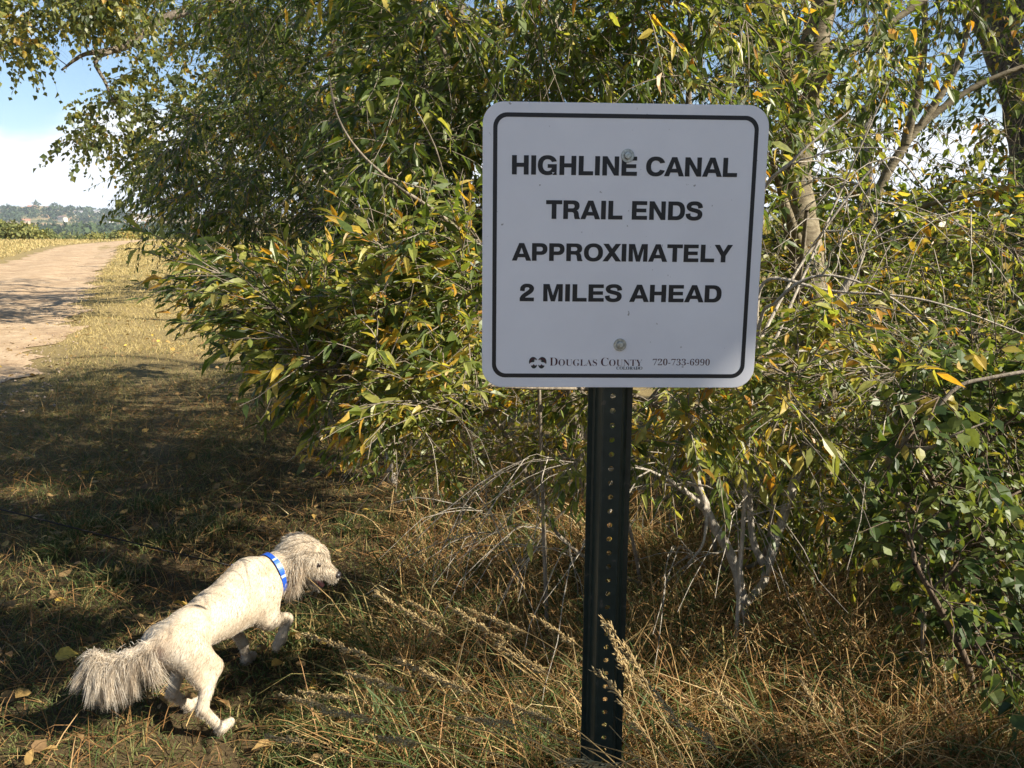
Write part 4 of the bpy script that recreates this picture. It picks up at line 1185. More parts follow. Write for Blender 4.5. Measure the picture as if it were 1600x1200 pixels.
def glyphs():
    """heavy grotesque capitals, cap height 1: {char: (advance, [outlines])}"""
    S, Hb = .205, .165
    g = {}

    def rect(x0, y0, x1, y1):
        return [(x0, y0), (x1, y0), (x1, y1), (x0, y1)]
    l = .09
    w = .82
    g['H'] = (1.0, [[(l, 0), (l + S, 0), (l + S, .415), (l + w - S, .415), (l + w - S, 0), (l + w, 0), (l + w, 1), (l + w - S, 1), (l + w - S, .59), (l + S, .59), (l + S, 1), (l, 1)]])
    g['I'] = (.385, [rect(l, 0, l + S, 1)])
    g['L'] = (.85, [[(l, 0), (.80, 0), (.80, .175), (l + S, .175), (l + S, 1), (l, 1)]])
    g['E'] = (.93, [[(l, 0), (.86, 0), (.86, .175), (l + S, .175), (l + S, .42), (.81, .42), (.81, .585), (l + S, .585), (l + S, .83), (.845, .83), (.845, 1), (l, 1)]])
    g['T'] = (.85, [[(.325, 0), (.53, 0), (.53, .825), (.83, .825), (.83, 1), (.025, 1), (.025, .825), (.325, .825)]])
    g['N'] = (1.0, [[(l, 0), (l + S, 0), (l + S, .66), (.70, 0), (.91, 0), (.91, 1), (.715, 1), (.715, .34), (.305, 1), (l, 1)]])
    g['M'] = (1.16, [[(l, 0), (l + .19, 0), (l + .19, .76), (.49, 0), (.67, 0), (.88, .76), (.88, 0), (1.07, 0), (1.07, 1), (.785, 1), (.58, .31), (.375, 1), (l, 1)]])
    g['A'] = (1.0, [[(.01, 0), (.225, 0), (.295, .205), (.70, .205), (.77, 0), (.99, 0), (.62, 1), (.385, 1)], [(.347, .365), (.645, .365), (.50, .79)]])
    g['X'] = (.93, [[(.0, 0), (.24, 0), (.465, .335), (.69, 0), (.93, 0), (.588, .515), (.905, 1), (.67, 1), (.468, .69), (.268, 1), (.025, 1), (.342, .51)]])
    g['Y'] = (.93, [[(.36, 0), (.57, 0), (.57, .375), (.93, 1), (.70, 1), (.468, .565), (.235, 1), (.0, 1), (.36, .37)]])
    g['O'] = (1.085, [arc(.5425, .5, .495, .518, 0, 360, 49)[:-1], arc(.5425, .5, .285, .345, 0, 360, 41)[:-1]])
    g['C'] = (1.0, [arc(.53, .5, .485, .518, 40, 322, 40) + [(.765, .345)] + arc(.53, .5, .275, .345, 318, 44, 34) + [(.765, .66)]])
    g['C'] = (1.0, [arc(.53, .5, .485, .518, 24, 336, 44) + arc(.53, .5, .275, .345, 328, 32, 34)])
    o = arc(.53, .5, .485, .518, 24, 312, 40)
    g['G'] = (1.085, [o + [(.80, .10), (.835, 0), (.985, 0), (.985, .535), (.56, .535), (.56, .375), (.785, .375)] + arc(.53, .5, .275, .345, 322, 32, 34)])
    d_out = [(l, 0), (.50, 0)] + arc(.50, .5, .445, .5, -88, 88, 30, 2.4) + [(.50, 1), (l, 1)]
    d_in = [(l + S, .172), (.47, .172)] + arc(.47, .5, .265, .328, -86, 86, 24, 2.4) + [(.47, .828), (l + S, .828)]
    g['D'] = (1.0, [d_out, d_in])
    bowl = [(.55, .355)] + arc(.55, .6775, .325, .3225, -86, 86, 24, 2.3) + [(.55, 1)]
    hole = [(l + S, .52), (.52, .52)] + arc(.52, .675, .155, .155, -84, 84, 16, 2.3) + [(.52, .83), (l + S, .83)]
    g['P'] = (.93, [[(l, 0), (l + S, 0), (l + S, .355)] + bowl + [(l, 1)], hole])
    br = [(.585, .50), (.70, .455)] + arc(.575, .72, .315, .28, -55, 88, 22, 2.3) + [(.575, 1)]
    g['R'] = (1.0, [[(l, 0), (l + S, 0), (l + S, .39), (.50, .39), (.60, .37), (.655, .28), (.665, .14), (.685, .03), (.70, 0), (.93, 0), (.93, .03), (.895, .07), (.875, .17), (.86, .30), (.815, .41), (.735, .465)] + arc(.575, .72, .325, .28, -40, 88, 20, 2.3) + [(.55, 1), (l, 1)],
                    [(l + S, .555), (.53, .555)] + arc(.53, .695, .15, .14, -84, 84, 16, 2.3) + [(.53, .835), (l + S, .835)]])
    # S and 2 from a centre line of even weight
    def stroke(pts, wd, n=60):
        c = smooth_line([(x, y, 0) for x, y in pts], n)[:, :2]
        t = norm(np.gradient(c, axis=0)); nn = np.stack([-t[:, 1], t[:, 0]], -1)
        wv = np.interp(np.linspace(0, 1, n), np.linspace(0, 1, len(wd)), wd)[:, None] / 2
        return [tuple(v) for v in c + nn * wv] + [tuple(v) for v in (c - nn * wv)[::-1]]
    g['S'] = (.93, [stroke([(.79, .69), (.755, .82), (.63, .915), (.46, .935), (.29, .905), (.185, .815), (.175, .70), (.245, .61), (.40, .555), (.57, .51), (.71, .45), (.775, .35), (.76, .21), (.66, .105), (.47, .065), (.29, .09), (.17, .18), (.135, .325)],
                            [.21, .20, .18, .17, .18, .20, .205, .19, .185, .185, .19, .20, .205, .20, .18, .17, .18, .20, .21])])
    top = stroke([(.14, .62), (.165, .79), (.27, .905), (.41, .925), (.55, .89), (.63, .79), (.615, .66), (.53, .55), (.39, .44), (.25, .33), (.155, .21), (.125, .1)], [.20, .2, .18, .17, .18, .2, .205, .2, .195, .19, .19, .19], 50)
    g['2'] = (.78, [top, [(.03, 0), (.735, 0), (.735, .175), (.03, .175)]])
    g[' '] = (.40, [])
    return g


BOLD = .024


def fatten(ol, d):
    """move a closed outline outward by d (inward if negative)"""
    p = np.array(ol)
    nx = np.roll(p, -1, 0)
    if np.sum(p[:, 0] * nx[:, 1] - nx[:, 0] * p[:, 1]) < 0:
        p = p[::-1]
    keep = np.linalg.norm(p - np.roll(p, 1, 0), axis=1) > 1e-5
    p = p[keep]
    e = norm(np.roll(p, -1, 0) - p)
    nn = np.stack([e[:, 1], -e[:, 0]], -1)
    n0 = np.roll(nn, 1, 0)
    m = n0 + nn
    den = np.maximum((m * nn).sum(1), .45)
    return [tuple(v) for v in p + d * m / den[:, None]]


def outline_mesh(name, outlines, z, mat, parent, thick=.0):
    """flat filled outlines; each group of outlines fills with its own holes"""
    from mathutils.geometry import tessellate_polygon
    b = Bag()
    for k, grp in enumerate(outlines):
        pts = [[Vector((p[0], p[1], 0)) for p in ol] for ol in grp]
        tri = tessellate_polygon(pts)
        flat = np.array([[p.x, p.y, z + 2e-5 * (k % 2)] for ol in pts for p in ol])
        b.add(flat, [np.array(tri)])
    return b.build(name, mat, parent)


def build_sign():
    S = .457
    # axis distance and centre of the panel
    c = at(973.0, 390.0, 1.393)
    yaw = R(2.0); roll = R(.55)
    M = Matrix.Translation(Vector(c)) @ Matrix.Rotation(yaw, 4, 'Z') @ Matrix.Rotation(R(90), 4, 'X') @ Matrix.Rotation(-roll, 4, 'Z')
    root = empty('trail_sign', (c[0], c[1] + .03, float(ground_z(c[0], c[1]))), 'white square trail sign with black lettering on a dark green perforated post', 'sign')

    def put(o):
        o.data.transform(M)
        o.data.update()
        return o
    white, N, L, P = new_mat('sign_sheeting')
    P.inputs['Base Color'].default_value = (.80, .80, .81, 1); P.inputs['Roughness'].default_value = .30; P.inputs['Specular IOR Level'].default_value = .4
    tc = N.new('ShaderNodeNewGeometry'); ns = N.new('ShaderNodeTexNoise'); ns.inputs['Scale'].default_value = 9; ns.inputs['Detail'].default_value = 5
    L.new(tc.outputs['Position'], ns.inputs['Vector'])
    r = ramp_node(N, [(.3, (.755, .755, .765)), (.7, (.82, .82, .825))]); L.new(ns.outputs['Fac'], r.inputs[0])
    sp = N.new('ShaderNodeTexNoise'); sp.inputs['Scale'].default_value = 95; sp.inputs['Detail'].default_value = 2; L.new(tc.outputs['Position'], sp.inputs['Vector'])
    rs = ramp_node(N, [(.735, (1, 1, 1)), (.775, (.45, .43, .40))]); L.new(sp.outputs['Fac'], rs.inputs[0])
    ms = N.new('ShaderNodeVectorMath'); ms.operation = 'MULTIPLY'; L.new(r.outputs[0], ms.inputs[0]); L.new(rs.outputs[0], ms.inputs[1])
    L.new(ms.outputs[0], P.inputs['Base Color'])
    rg = N.new('ShaderNodeMapRange'); rg.inputs['To Min'].default_value = .22; rg.inputs['To Max'].default_value = .42; L.new(ns.outputs['Fac'], rg.inputs['Value']); L.new(rg.outputs[0], P.inputs['Roughness'])
    black = plain_mat('sign_black_ink', (.012, .012, .013), .5, .4)
    maroon = plain_mat('sign_maroon_ink', (.065, .012, .018), .5, .4)
    teal = plain_mat('sign_dark_green_ink', (.018, .030, .026), .5, .4)

    def rr(w, h, rad, n=10):
        out = []
        for cx, cy, a in ((w / 2 - rad, h / 2 - rad, 0), (-w / 2 + rad, h / 2 - rad, 90), (-w / 2 + rad, -h / 2 + rad, 180), (w / 2 - rad, -h / 2 + rad, 270)):
            for k in range(n + 1):
                t = R(a + 90 * k / n)
                out.append((cx + rad * math.cos(t), cy + rad * math.sin(t)))
        return np.array(out)
    # panel: 2 mm aluminium with softly rounded rim
    o = rr(S, S, .034); n = len(o)
    i = rr(S - .0012, S - .0012, .0334)
    V = np.vstack([np.c_[i, np.full(n, 0)], np.c_[o, np.full(n, -.0005)], np.c_[o, np.full(n, -.0018)], np.c_[i, np.full(n, -.0022)], [[0, 0, 0], [0, 0, -.0022]]])
    k = np.arange(n); k2 = (k + 1) % n
    q = np.concatenate([np.stack([a * n + k2, a * n + k, (a + 1) * n + k, (a + 1) * n + k2], -1) for a in range(3)])
    t = np.concatenate([np.stack([np.full(n, 4 * n), k, k2], -1), np.stack([np.full(n, 4 * n + 1), 3 * n + k2, 3 * n + k], -1)])
    panel = put(np_mesh('panel', V, [q, t], white, root))
    # black border line
    px = .457 / 445.0
    a_ = rr(S - 2 * .0165, S - 2 * .0165, .022); b_ = rr(S - 2 * .0232, S - 2 * .0232, .0165)
    V = np.vstack([np.c_[a_, np.full(n, .0004)], np.c_[b_, np.full(n, .0004)]])
    bo = np_mesh('border', V, [np.stack([k, k2, n + k2, n + k], -1)], black, root)
    put(bo); bo.parent = panel; bo.matrix_parent_inverse = Matrix.Identity(4)
    G_ = glyphs()

    def child(o):
        put(o)
        o.parent = panel
        o.matrix_parent_inverse = Matrix.Identity(4)
        return o
    # four lines of text: text, centre x, baseline y, width, cap height (metres on the panel)
    for txt, x0, x1, yb, ch in [('HIGHLINE CANAL', .102, .896, .756, .0655), ('TRAIL ENDS', .2236, .781, .605, .0645), ('APPROXIMATELY', .1046, .896, .458, .062), ('2 MILES AHEAD', .134, .864, .314, .062)]:
        outs = []; x = 0
        for chx in txt:
            adv, ol = G_[chx]
            grp = [fatten([(p[0] + x, p[1]) for p in o_], BOLD if (k_ == 0 or chx == '2') else -BOLD) for k_, o_ in enumerate(ol)]
            if chx == '2':
                outs += [[grp[0]], [grp[1]]]
            elif grp:
                outs.append(grp)
            x += adv * 1.0
        xs = [p[0] for g_ in outs for o_ in g_ for p in o_]
        ys_ = [p[1] for g_ in outs for o_ in g_ for p in o_]
        mn, mx = min(xs), max(xs)
        W_ = (x1 - x0) * S
        H_ = ch * S
        X0 = (x0 - .5) * S; Y0 = (yb - .5) * S
        outs = [[[(X0 + (p[0] - mn) / (mx - mn) * W_, Y0 + (p[1] + BOLD) / (1 + 2 * BOLD) * H_) for p in o_] for o_ in g_] for g_ in outs]
        child(outline_mesh('lettering', outs, .0005, black, root))

    # county line: serif capitals
    def serif(s):
        return ''.join(chr(0x1D400 + ord(ch) - 65) if ch.isalpha() else chr(0x1D7CE + ord(ch) - 48) if ch.isdigit() else ch for ch in s)

    def text(parts, x0, x1, yb, mat, name, thin):
        """parts: [(text, size)] set one after the other, fitted between x0 and x1"""
        x = 0; me_all = []
        for s, size in parts:
            cu = bpy.data.curves.new(name, 'FONT'); cu.body = serif(s); cu.size = size; cu.offset = thin * size
            cu.resolution_u = 5
            ob = bpy.data.objects.new(name, cu); COL.objects.link(ob)
            bpy.context.view_layer.update()
            dg = bpy.context.evaluated_depsgraph_get()
            me = bpy.data.meshes.new_from_object(ob.evaluated_get(dg), depsgraph=dg)
            bpy.data.objects.remove(ob)
            v = np.array([w.co[:] for w in me.vertices]) if len(me.vertices) else np.zeros((0, 3))
            if not len(v):
                x += .34 * size
                continue
            mn, mx = v[:, 0].min(), v[:, 0].max()
            me.transform(Matrix.Translation((x - mn, 0, 0)))
            x += (mx - mn) + .07 * size
            me_all.append(me)
        b = bmesh.new()
        for me in me_all:
            b.from_mesh(me); bpy.data.meshes.remove(me)
        me = bpy.data.meshes.new(name); b.to_mesh(me); b.free()
        me.materials.clear()
        wdt = max(v.co.x for v in me.vertices)
        sc = (x1 - x0) * S / wdt
        me.transform(Matrix.Translation(((x0 - .5) * S, (yb - .5) * S, .0005)) @ Matrix.Diagonal((sc, sc, 0, 1)))
        return child(link_mesh(name, me, mat, root))
    try:
        text([('D', 1.28), ('OUGLAS', 1.0), (' ', 1), ('C', 1.28), ('OUNTY', 1.0)], .246, .585, .080, maroon, 'county_name', -.012)
    except Exception as e:
        print('text', e)
    text([('COLORADO', 1.0)], .491, .5865, .0665, teal, 'state_name', -.006)
    text([('720-733-6990', 1.0)], .624, .834, .083, maroon, 'phone_number', -.012)
    # emblem: two interlaced leaf-like knots of curved bands
    outs_g, outs_r = [], []
    for sx, cx in ((1, .1860), (-1, .2190)):
        for j in range(4):
            r0 = .0155 - .0034 * j
            pts = arc(0, 0, r0, r0 * 1.2, 25 + j * 12, 200 - j * 8, 16, 2) + arc(.0012 * (j + 1), -.0016, r0 - .0024, (r0 - .0024) * 1.2, 196 - j * 8, 30 + j * 12, 14, 2)
            (outs_r if j == 1 else outs_g).append([[((cx + sx * p[0] - .5) * S, (.0935 + p[1] - .5) * S) for p in pts]])
            pts = arc(.001, -.003, r0, r0 * 1.1, 205 + j * 10, 345 - j * 18, 14, 2) + arc(.001, -.001, r0 - .0027, (r0 - .0027) * 1.05, 340 - j * 18, 212 + j * 10, 12, 2)
            (outs_g if j != 2 else outs_r).append([[((cx + sx * p[0] * .8 + sx * .002 - .5) * S, (.0895 + p[1] - .5) * S) for p in pts]])
    em = child(outline_mesh('emblem', outs_g, .0005, teal, root))
    em2 = child(outline_mesh('emblem_band', outs_r, .00055, maroon, root))
    # bolts with washers
    galv = plain_mat('galvanised_steel', (.36, .38, .36), .42, .5, .75, var=.35, scale=260)
    for bx, by in ((.506, .824), (.501, .158)):
        X, Y_ = (bx - .5) * S, (by - .5) * S
        bag = Bag()

        def disc(profile, k=28, hexa=False):
            rings = []
            for rad, z in profile:
                a = np.linspace(0, 2 * np.pi, k, endpoint=False)
                f = 1 / np.cos((a + .4) % (np.pi / 3) - np.pi / 6) * .93 if hexa else 1.0
                rings.append(np.stack([X + rad * f * np.cos(a), Y_ + rad * f * np.sin(a), np.full(k, z)], -1))
            V = np.concatenate(rings + [np.array([[X, Y_, profile[-1][1]]])])
            kk = np.arange(k); k2_ = (kk + 1) % k
            q_ = np.concatenate([np.stack([a * k + kk, a * k + k2_, (a + 1) * k + k2_, (a + 1) * k + kk], -1) for a in range(len(profile) - 1)])
            e = (len(profile) - 1) * k
            bag.add(V, [q_, np.stack([e + kk, e + k2_, np.full(k, len(V) - 1)], -1)])
        disc([(.0105, .0003), (.0107, .0012), (.0102, .0019), (.006, .0019)])
        put(bag.build('washer', galv, root, False))
        bag = Bag()
        disc([(.0058, .0021), (.0060, .0048), (.0052, .0062), (.0028, .0064)], 24, True)
        put(bag.build('bolt', galv, root, False))

    # perforated hat-section post
    green, N, L, P = new_mat('post_dark_green_paint')
    P.inputs['Roughness'].default_value = .42; P.inputs['Specular IOR Level'].default_value = .35
    g = N.new('ShaderNodeNewGeometry'); ns = N.new('ShaderNodeTexNoise'); ns.inputs['Scale'].default_value = 60; ns.inputs['Detail'].default_value = 6
    L.new(g.outputs['Position'], ns.inputs['Vector'])
    r = ramp_node(N, [(.3, (.010, .018, .014)), (.66, (.018, .028, .022)), (.72, (.06, .055, .045))]); L.new(ns.outputs['Fac'], r.inputs[0]); L.new(r.outputs[0], P.inputs['Base Color'])
    pitch = .0254
    z_top, z_bot = .20, -1.62
    cells = int((z_top - z_bot) / pitch)
    # panel frame: x right, y up, z toward the viewer
    xo = -.0085
    prof = [(-.0385, -.034), (-.0300, -.036), (-.0262, -.033), (-.0178, -.0075), (-.0150, -.0046)]      # left flange and side wall
    left = np.array(prof); rightp = left[::-1] * [-1, 1]
    ys = np.array([z_top - .12 * i for i in range(int((z_top - z_bot) / .12) + 1)] + [z_bot])
    bag = Bag()
    for pr in (left, rightp):
        m = len(pr)
        for off, flip in ((0.0, False), (-.0028, True)):
            pp = pr + [0, off]
            V = np.array([[xo + x, y, z] for y in ys for x, z in pp])
            a = np.arange(len(ys) - 1)[:, None] * m; bb = np.arange(m - 1)[None]
            q_ = np.stack([a + bb, a + bb + 1, a + m + bb + 1, a + m + bb], -1).reshape(-1, 4)
            bag.add(V, [q_ if flip else q_[:, ::-1]])
        xe = pr[0] if pr is left else pr[-1]
        V = np.array([[xo + xe[0], y, xe[1] + o_] for y in ys for o_ in (0, -.0028)])
        a = np.arange(len(ys) - 1)[:, None] * 2
        bag.add(V, [np.concatenate([a, a + 1, a + 3, a + 2], 1)])
    hw = .0150; hr = .0048
    k = 16
    ang = np.linspace(0, 2 * np.pi, k, endpoint=False) + np.pi / k
    sq = []
    for t_ in ang:
        cx, cy = math.cos(t_), math.sin(t_)
        f = min(hw / abs(cx), pitch / 2 / abs(cy))
        sq.append((cx * f, cy * f))
    # exact corners so the cells join
    sq = np.array(sq)
    for cxs, cys in ((1, 1), (-1, 1), (-1, -1), (1, -1)):
        j = np.argmin(np.hypot(sq[:, 0] - cxs * hw, sq[:, 1] - cys * pitch / 2))
        sq[j] = (cxs * hw, cys * pitch / 2)
    ci = np.stack([hr * np.cos(ang), hr * np.sin(ang)], -1)
    kk = np.arange(k); k2 = (kk + 1) % k
    for c_ in range(cells):
        yc = z_top - pitch * (c_ + .5)
        V = []
        for arr, z in ((sq, -.0046), (ci, -.0046), (ci, -.0076), (sq, -.0076)):
            V.append(np.stack([xo + arr[:, 0], yc + arr[:, 1], np.full(k, z)], -1))
        q_ = np.concatenate([np.stack([a * k + kk, a * k + k2, (a + 1) * k + k2, (a + 1) * k + kk], -1) for a in range(3)])
        bag.add(np.concatenate(V), [q_])
    Mp = Matrix.Translation(Vector(c)) @ Matrix.Rotation(yaw, 4, 'Z') @ Matrix.Rotation(R(90), 4, 'X') @ Matrix.Rotation(-R(.25), 4, 'Z')
    po = bag.build('post', green, root)
    po.data.transform(Mp)


build_sign()


# ================================================================== THE DOG
def surface_net(Fv, org, h):
    """closed quad mesh of the zero level of the field Fv (nx,ny,nz)"""
    ins = Fv < 0
    nx, ny, nz = Fv.shape
    c = np.zeros((nx - 1, ny - 1, nz - 1), np.int8)
    for i in (0, 1):
        for j in (0, 1):
            for k in (0, 1):
                c += ins[i:nx - 1 + i, j:ny - 1 + j, k:nz - 1 + k]
    mixed = (c > 0) & (c < 8)
    idx = np.full(c.shape, -1, np.int64)
    cells = np.argwhere(mixed)
    idx[mixed] = np.arange(len(cells))
    acc = np.zeros((len(cells), 3)); cnt = np.zeros(len(cells))
    corners = [(0, 0, 0), (1, 0, 0), (0, 1, 0), (1, 1, 0), (0, 0, 1), (1, 0, 1), (0, 1, 1), (1, 1, 1)]
    for a in range(8):
        for b in range(a + 1, 8):
            ca, cb = np.array(corners[a]), np.array(corners[b])
            if abs(ca - cb).sum() != 1:
                continue
            pa, pb = cells + ca, cells + cb
            fa, fb = Fv[tuple(pa.T)], Fv[tuple(pb.T)]
            m = (fa < 0) != (fb < 0)
            t = np.where(m, fa / np.where(m, fa - fb, 1), 0)
            acc += np.where(m[:, None], pa + (pb - pa) * t[:, None], 0); cnt += m
    V = np.asarray(org) + h * acc / cnt[:, None]
    quads = []
    for ax in range(3):
        o1, o2 = [(1, 2), (2, 0), (0, 1)][ax]
        sl_a = [slice(1, -1)] * 3; sl_a[ax] = slice(0, -1)
        sl_b = [slice(1, -1)] * 3; sl_b[ax] = slice(1, None)
        A, B = ins[tuple(sl_a)], ins[tuple(sl_b)]
        for flip in (False, True):
            e = np.argwhere((A & ~B) if not flip else (~A & B))
            if not len(e):
                continue
            e = e + np.array([0 if q == ax else 1 for q in range(3)])
            d1 = np.eye(3, dtype=int)[o1]; d2 = np.eye(3, dtype=int)[o2]
            q = np.stack([idx[tuple((e - d1 - d2).T)], idx[tuple((e - d2).T)], idx[tuple(e.T)], idx[tuple((e - d1).T)]], -1)
            quads.append(q if not flip else q[:, ::-1])
    return V, np.concatenate(quads)


def build_dog():
    rng = np.random.default_rng(31)
    # frame: x forward, y left, z up, origin on the ground under the hips
    prims = []

    def cap(a, b, ra, rb, k=.03):
        prims.append((np.array(a, float), np.array(b, float), ra, rb, k))
    # trunk: croup, loin, deep chest, withers
    cap((-.015, 0, .288), (.07, 0, .296), .064, .064)
    cap((.07, 0, .292), (.20, 0, .300), .062, .068, .04)
    cap((.17, 0, .284), (.37, 0, .294), .068, .094, .05)
    cap((.24, 0, .260), (.40, 0, .262), .056, .084, .05)
    cap((.30, 0, .335), (.40, 0, .350), .044, .050, .05)
    cap((.40, -.006, .280), (.452, -.026, .283), .072, .060, .04)
    # neck, turning right
    cap((.41, -.005, .322), (.545, -.064, .350), .062, .050, .04)
    # head
    hc = np.array([.582, -.100, .350])
    n = norm(np.array([.26, -.90, -.34]))
    side = norm(np.array([-.96, -.28, 0.0]))            # the side of the head toward the viewer
    upv = norm(np.cross(n, side)); upv = upv if upv[2] > 0 else -upv
    cap(hc - n * .022 + upv * .016, hc + n * .030 + upv * .012, .066, .060, .02)
    cap(hc + n * .030 + side * .020 - upv * .012, hc + n * .060 + side * .014 - upv * .014, .036, .032, .02)
    cap(hc + n * .030 - side * .020 - upv * .012, hc + n * .060 - side * .014 - upv * .014, .036, .032, .02)
    cap(hc + n * .050 - upv * .006, hc + n * .114 - upv * .026, .037, .0265, .02)         # muzzle
    cap(hc + n * .104 - upv * .018, hc + n * .122 - upv * .022, .021, .017, .012)
    cap(hc + n * .020 - upv * .054, hc + n * .088 - upv * .084, .020, .012, .010)       # lower jaw, hanging open
    # haunches and hind legs
    for sg, knee, hock, toe, hip in ((-1, (.066, -.082, .190), (-.022, -.104, .098), (.030, -.138, .014), (.005, -.046, .282)),
                                     (1, (.125, .068, .185), (.035, .052, .092), (.105, .036, .014), (.005, .050, .285))):
        cap(hip, knee, .054, .029, .03)
        cap((hip[0] - .02, hip[1] * 1.1, hip[2] - .02), (hock[0] + .03, (hip[1] + hock[1]) / 2, .17), .040, .019, .03)
        cap(knee, hock, .027, .0160, .02)
        cap(hock, (toe[0] - .02, toe[1], toe[2] + .014), .0155, .0145, .012)
        cap((toe[0] - .016, toe[1], toe[2] + .004), (toe[0] + .030, toe[1] - .003, toe[2] + .001), .0170, .0130, .010)
    # front left leg, bearing weight
    cap((.385, .050, .280), (.345, .058, .205), .056, .036, .03)
    cap((.345, .058, .205), (.395, .042, .085), .026, .0165, .02)
    cap((.395, .042, .085), (.405, .038, .030), .0160, .0150, .012)
    cap((.402, .038, .019), (.442, .037, .015), .0190, .0150, .010)
    # front right leg, lifted and folded at the wrist
    cap((.395, -.052, .285), (.375, -.080, .205), .056, .038, .03)
    cap((.375, -.080, .205), (.462, -.100, .168), .028, .0195, .02)
    cap((.462, -.100, .168), (.425, -.097, .112), .0185, .0165, .012)
    cap((.425, -.097, .112), (.398, -.094, .094), .0190, .0150, .010)
    # tail root
    tail = [(-.05, .0, .318), (-.075, .030, .308), (-.105, .070, .292), (-.130, .110, .284), (-.146, .145, .292), (-.150, .168, .300)]
    for a, b, r0, r1 in zip(tail[:-1], tail[1:], (.022, .018, .015, .013, .011), (.018, .015, .013, .011, .007)):
        cap(a, b, r0, r1, .012)

    h = .0058
    lo = np.array([-.24, -.30, -.012]); hi = np.array([.72, .27, .50])
    ax = [np.arange(lo[i], hi[i], h) for i in range(3)]
    GX = np.stack(np.meshgrid(*ax, indexing='ij'), -1).astype(np.float32)

    def field(Pts):
        Fv = None
        for a, b, ra, rb, k in prims:
            ba = b - a
            t = np.clip(((Pts - a) @ ba) / (ba @ ba), 0, 1)
            d = np.linalg.norm(Pts - a - t[..., None] * ba, axis=-1) - (ra + (rb - ra) * t)
            if Fv is None:
                Fv = d
            else:
                hh = np.clip(.5 + .5 * (Fv - d) / k, 0, 1)
                Fv = Fv + (d - Fv) * hh - k * hh * (1 - hh)
        return Fv
    Fv = field(GX)
    # mouth: the gap between muzzle and jaw is carved out
    ma, mb = hc + n * .060 - upv * .052, hc + n * .136 - upv * .068
    ba = mb - ma
    t = np.clip(((GX - ma) @ ba) / (ba @ ba), 0, 1)
    md = np.linalg.norm(GX - ma - t[..., None] * ba, axis=-1) - (.008 + .007 * t)
    Fv = np.maximum(Fv, -md)
    V, q = surface_net(Fv.astype(float), lo, h)
    a17 = R(17.4)
    f_ = np.array([math.sin(a17), math.cos(a17), 0]); l_ = np.array([-math.cos(a17), math.sin(a17), 0])
    org = np.array([-1.036, 2.40, 0.0]); gz = float(ground_z(-1.0, 2.5)) + .004

    def W_(p):
        p = np.asarray(p, float)
        return org + p[..., 0:1] * f_ + p[..., 1:2] * l_ + p[..., 2:3] * np.array([0, 0, 1.0]) + np.array([0, 0, gz])
    base = W_(np.array([.2, 0, 0]))
    root = empty('dog', base, 'white shaggy dog with clipped body and plumed tail, stepping toward the shrubs', 'dog')

    # coat colour: cream white with a pink-grey rump patch and faint tan along the back
    m, N, L, P = new_mat('dog_coat')
    g = N.new('ShaderNodeNewGeometry')
    at_ = N.new('ShaderNodeAttribute'); at_.attribute_name = 'tint'
    ns = N.new('ShaderNodeTexNoise'); ns.inputs['Scale'].default_value = 14; ns.inputs['Detail'].default_value = 6; L.new(g.outputs['Position'], ns.inputs['Vector'])
    r = ramp_node(N, [(.32, (.33, .245, .165)), (.46, (.445, .365, .265)), (.64, (.515, .45, .355))]); L.new(ns.outputs['Fac'], r.inputs[0])
    mx = N.new('ShaderNodeMix'); mx.data_type = 'RGBA'; L.new(at_.outputs['Fac'], mx.inputs['Factor'])
    L.new(r.outputs[0], mx.inputs['A']); mx.inputs['B'].default_value = (.13, .065, .055, 1)
    L.new(mx.outputs['Result'], P.inputs['Base Color'])
    P.inputs['Roughness'].default_value = .8; P.inputs['Specular IOR Level'].default_value = .15
    n2 = N.new('ShaderNodeTexNoise'); n2.inputs['Scale'].default_value = 160; n2.inputs['Detail'].default_value = 3; L.new(g.outputs['Position'], n2.inputs['Vector'])
    bp = N.new('ShaderNodeBump'); bp.inputs['Strength'].default_value = .15; bp.inputs['Distance'].default_value = .003
    L.new(n2.outputs['Fac'], bp.inputs['Height']); L.new(bp.outputs[0], P.inputs['Normal'])
    coat = m
    rump = np.exp(-(np.linalg.norm((V - np.array([-.085, -.012, .288])) / [.03, .022, .032], axis=1)) ** 2) * .55
    mouth = (np.linalg.norm(V - (ma + mb) / 2, axis=1) < .045) & (np.linalg.norm(V - ma - np.clip(((V - ma) @ ba) / (ba @ ba), 0, 1)[:, None] * ba, axis=1) < .024)
    tint = np.maximum(rump, np.where(mouth, .9, 0))
    np_mesh('body', W_(V), [q], coat, root, tint, True)

    # ---- hair
    tri = np.concatenate([q[:, :3], q[:, [0, 2, 3]]])
    A, B, C = V[tri[:, 0]], V[tri[:, 1]], V[tri[:, 2]]
    nr = np.cross(B - A, C - A)
    area = np.linalg.norm(nr, axis=1)
    cdf = np.cumsum(area) / area.sum()

    def sample(cnt):
        ti = np.searchsorted(cdf, rng.random(cnt))
        u, v = rng.random(cnt), rng.random(cnt)
        f = u + v > 1
        u, v = np.where(f, 1 - u, u), np.where(f, 1 - v, v)
        return A[ti] + u[:, None] * (B - A)[ti] + v[:, None] * (C - A)[ti], norm(nr[ti])

    def strands(bag, O, D, ln, w, bend, tint):
        """thin tapered hairs: O root, D start direction, bend: sideways vector added towards the tip"""
        k = len(O)
        sd = norm(np.cross(D, rng.standard_normal((k, 3))))
        u = np.array([0, .4, .75, 1.0])
        Pn = O[:, None] + D[:, None] * (ln[:, None] * u)[..., None] + bend[:, None] * (ln[:, None] * u ** 2)[..., None]
        ww = w[:, None] * np.array([.9, 1.0, .6])[None]
        V_ = np.empty((k, 7, 3))
        for i in range(3):
            V_[:, 2 * i] = Pn[:, i] - sd * ww[:, i:i + 1] * .5
            V_[:, 2 * i + 1] = Pn[:, i] + sd * ww[:, i:i + 1] * .5
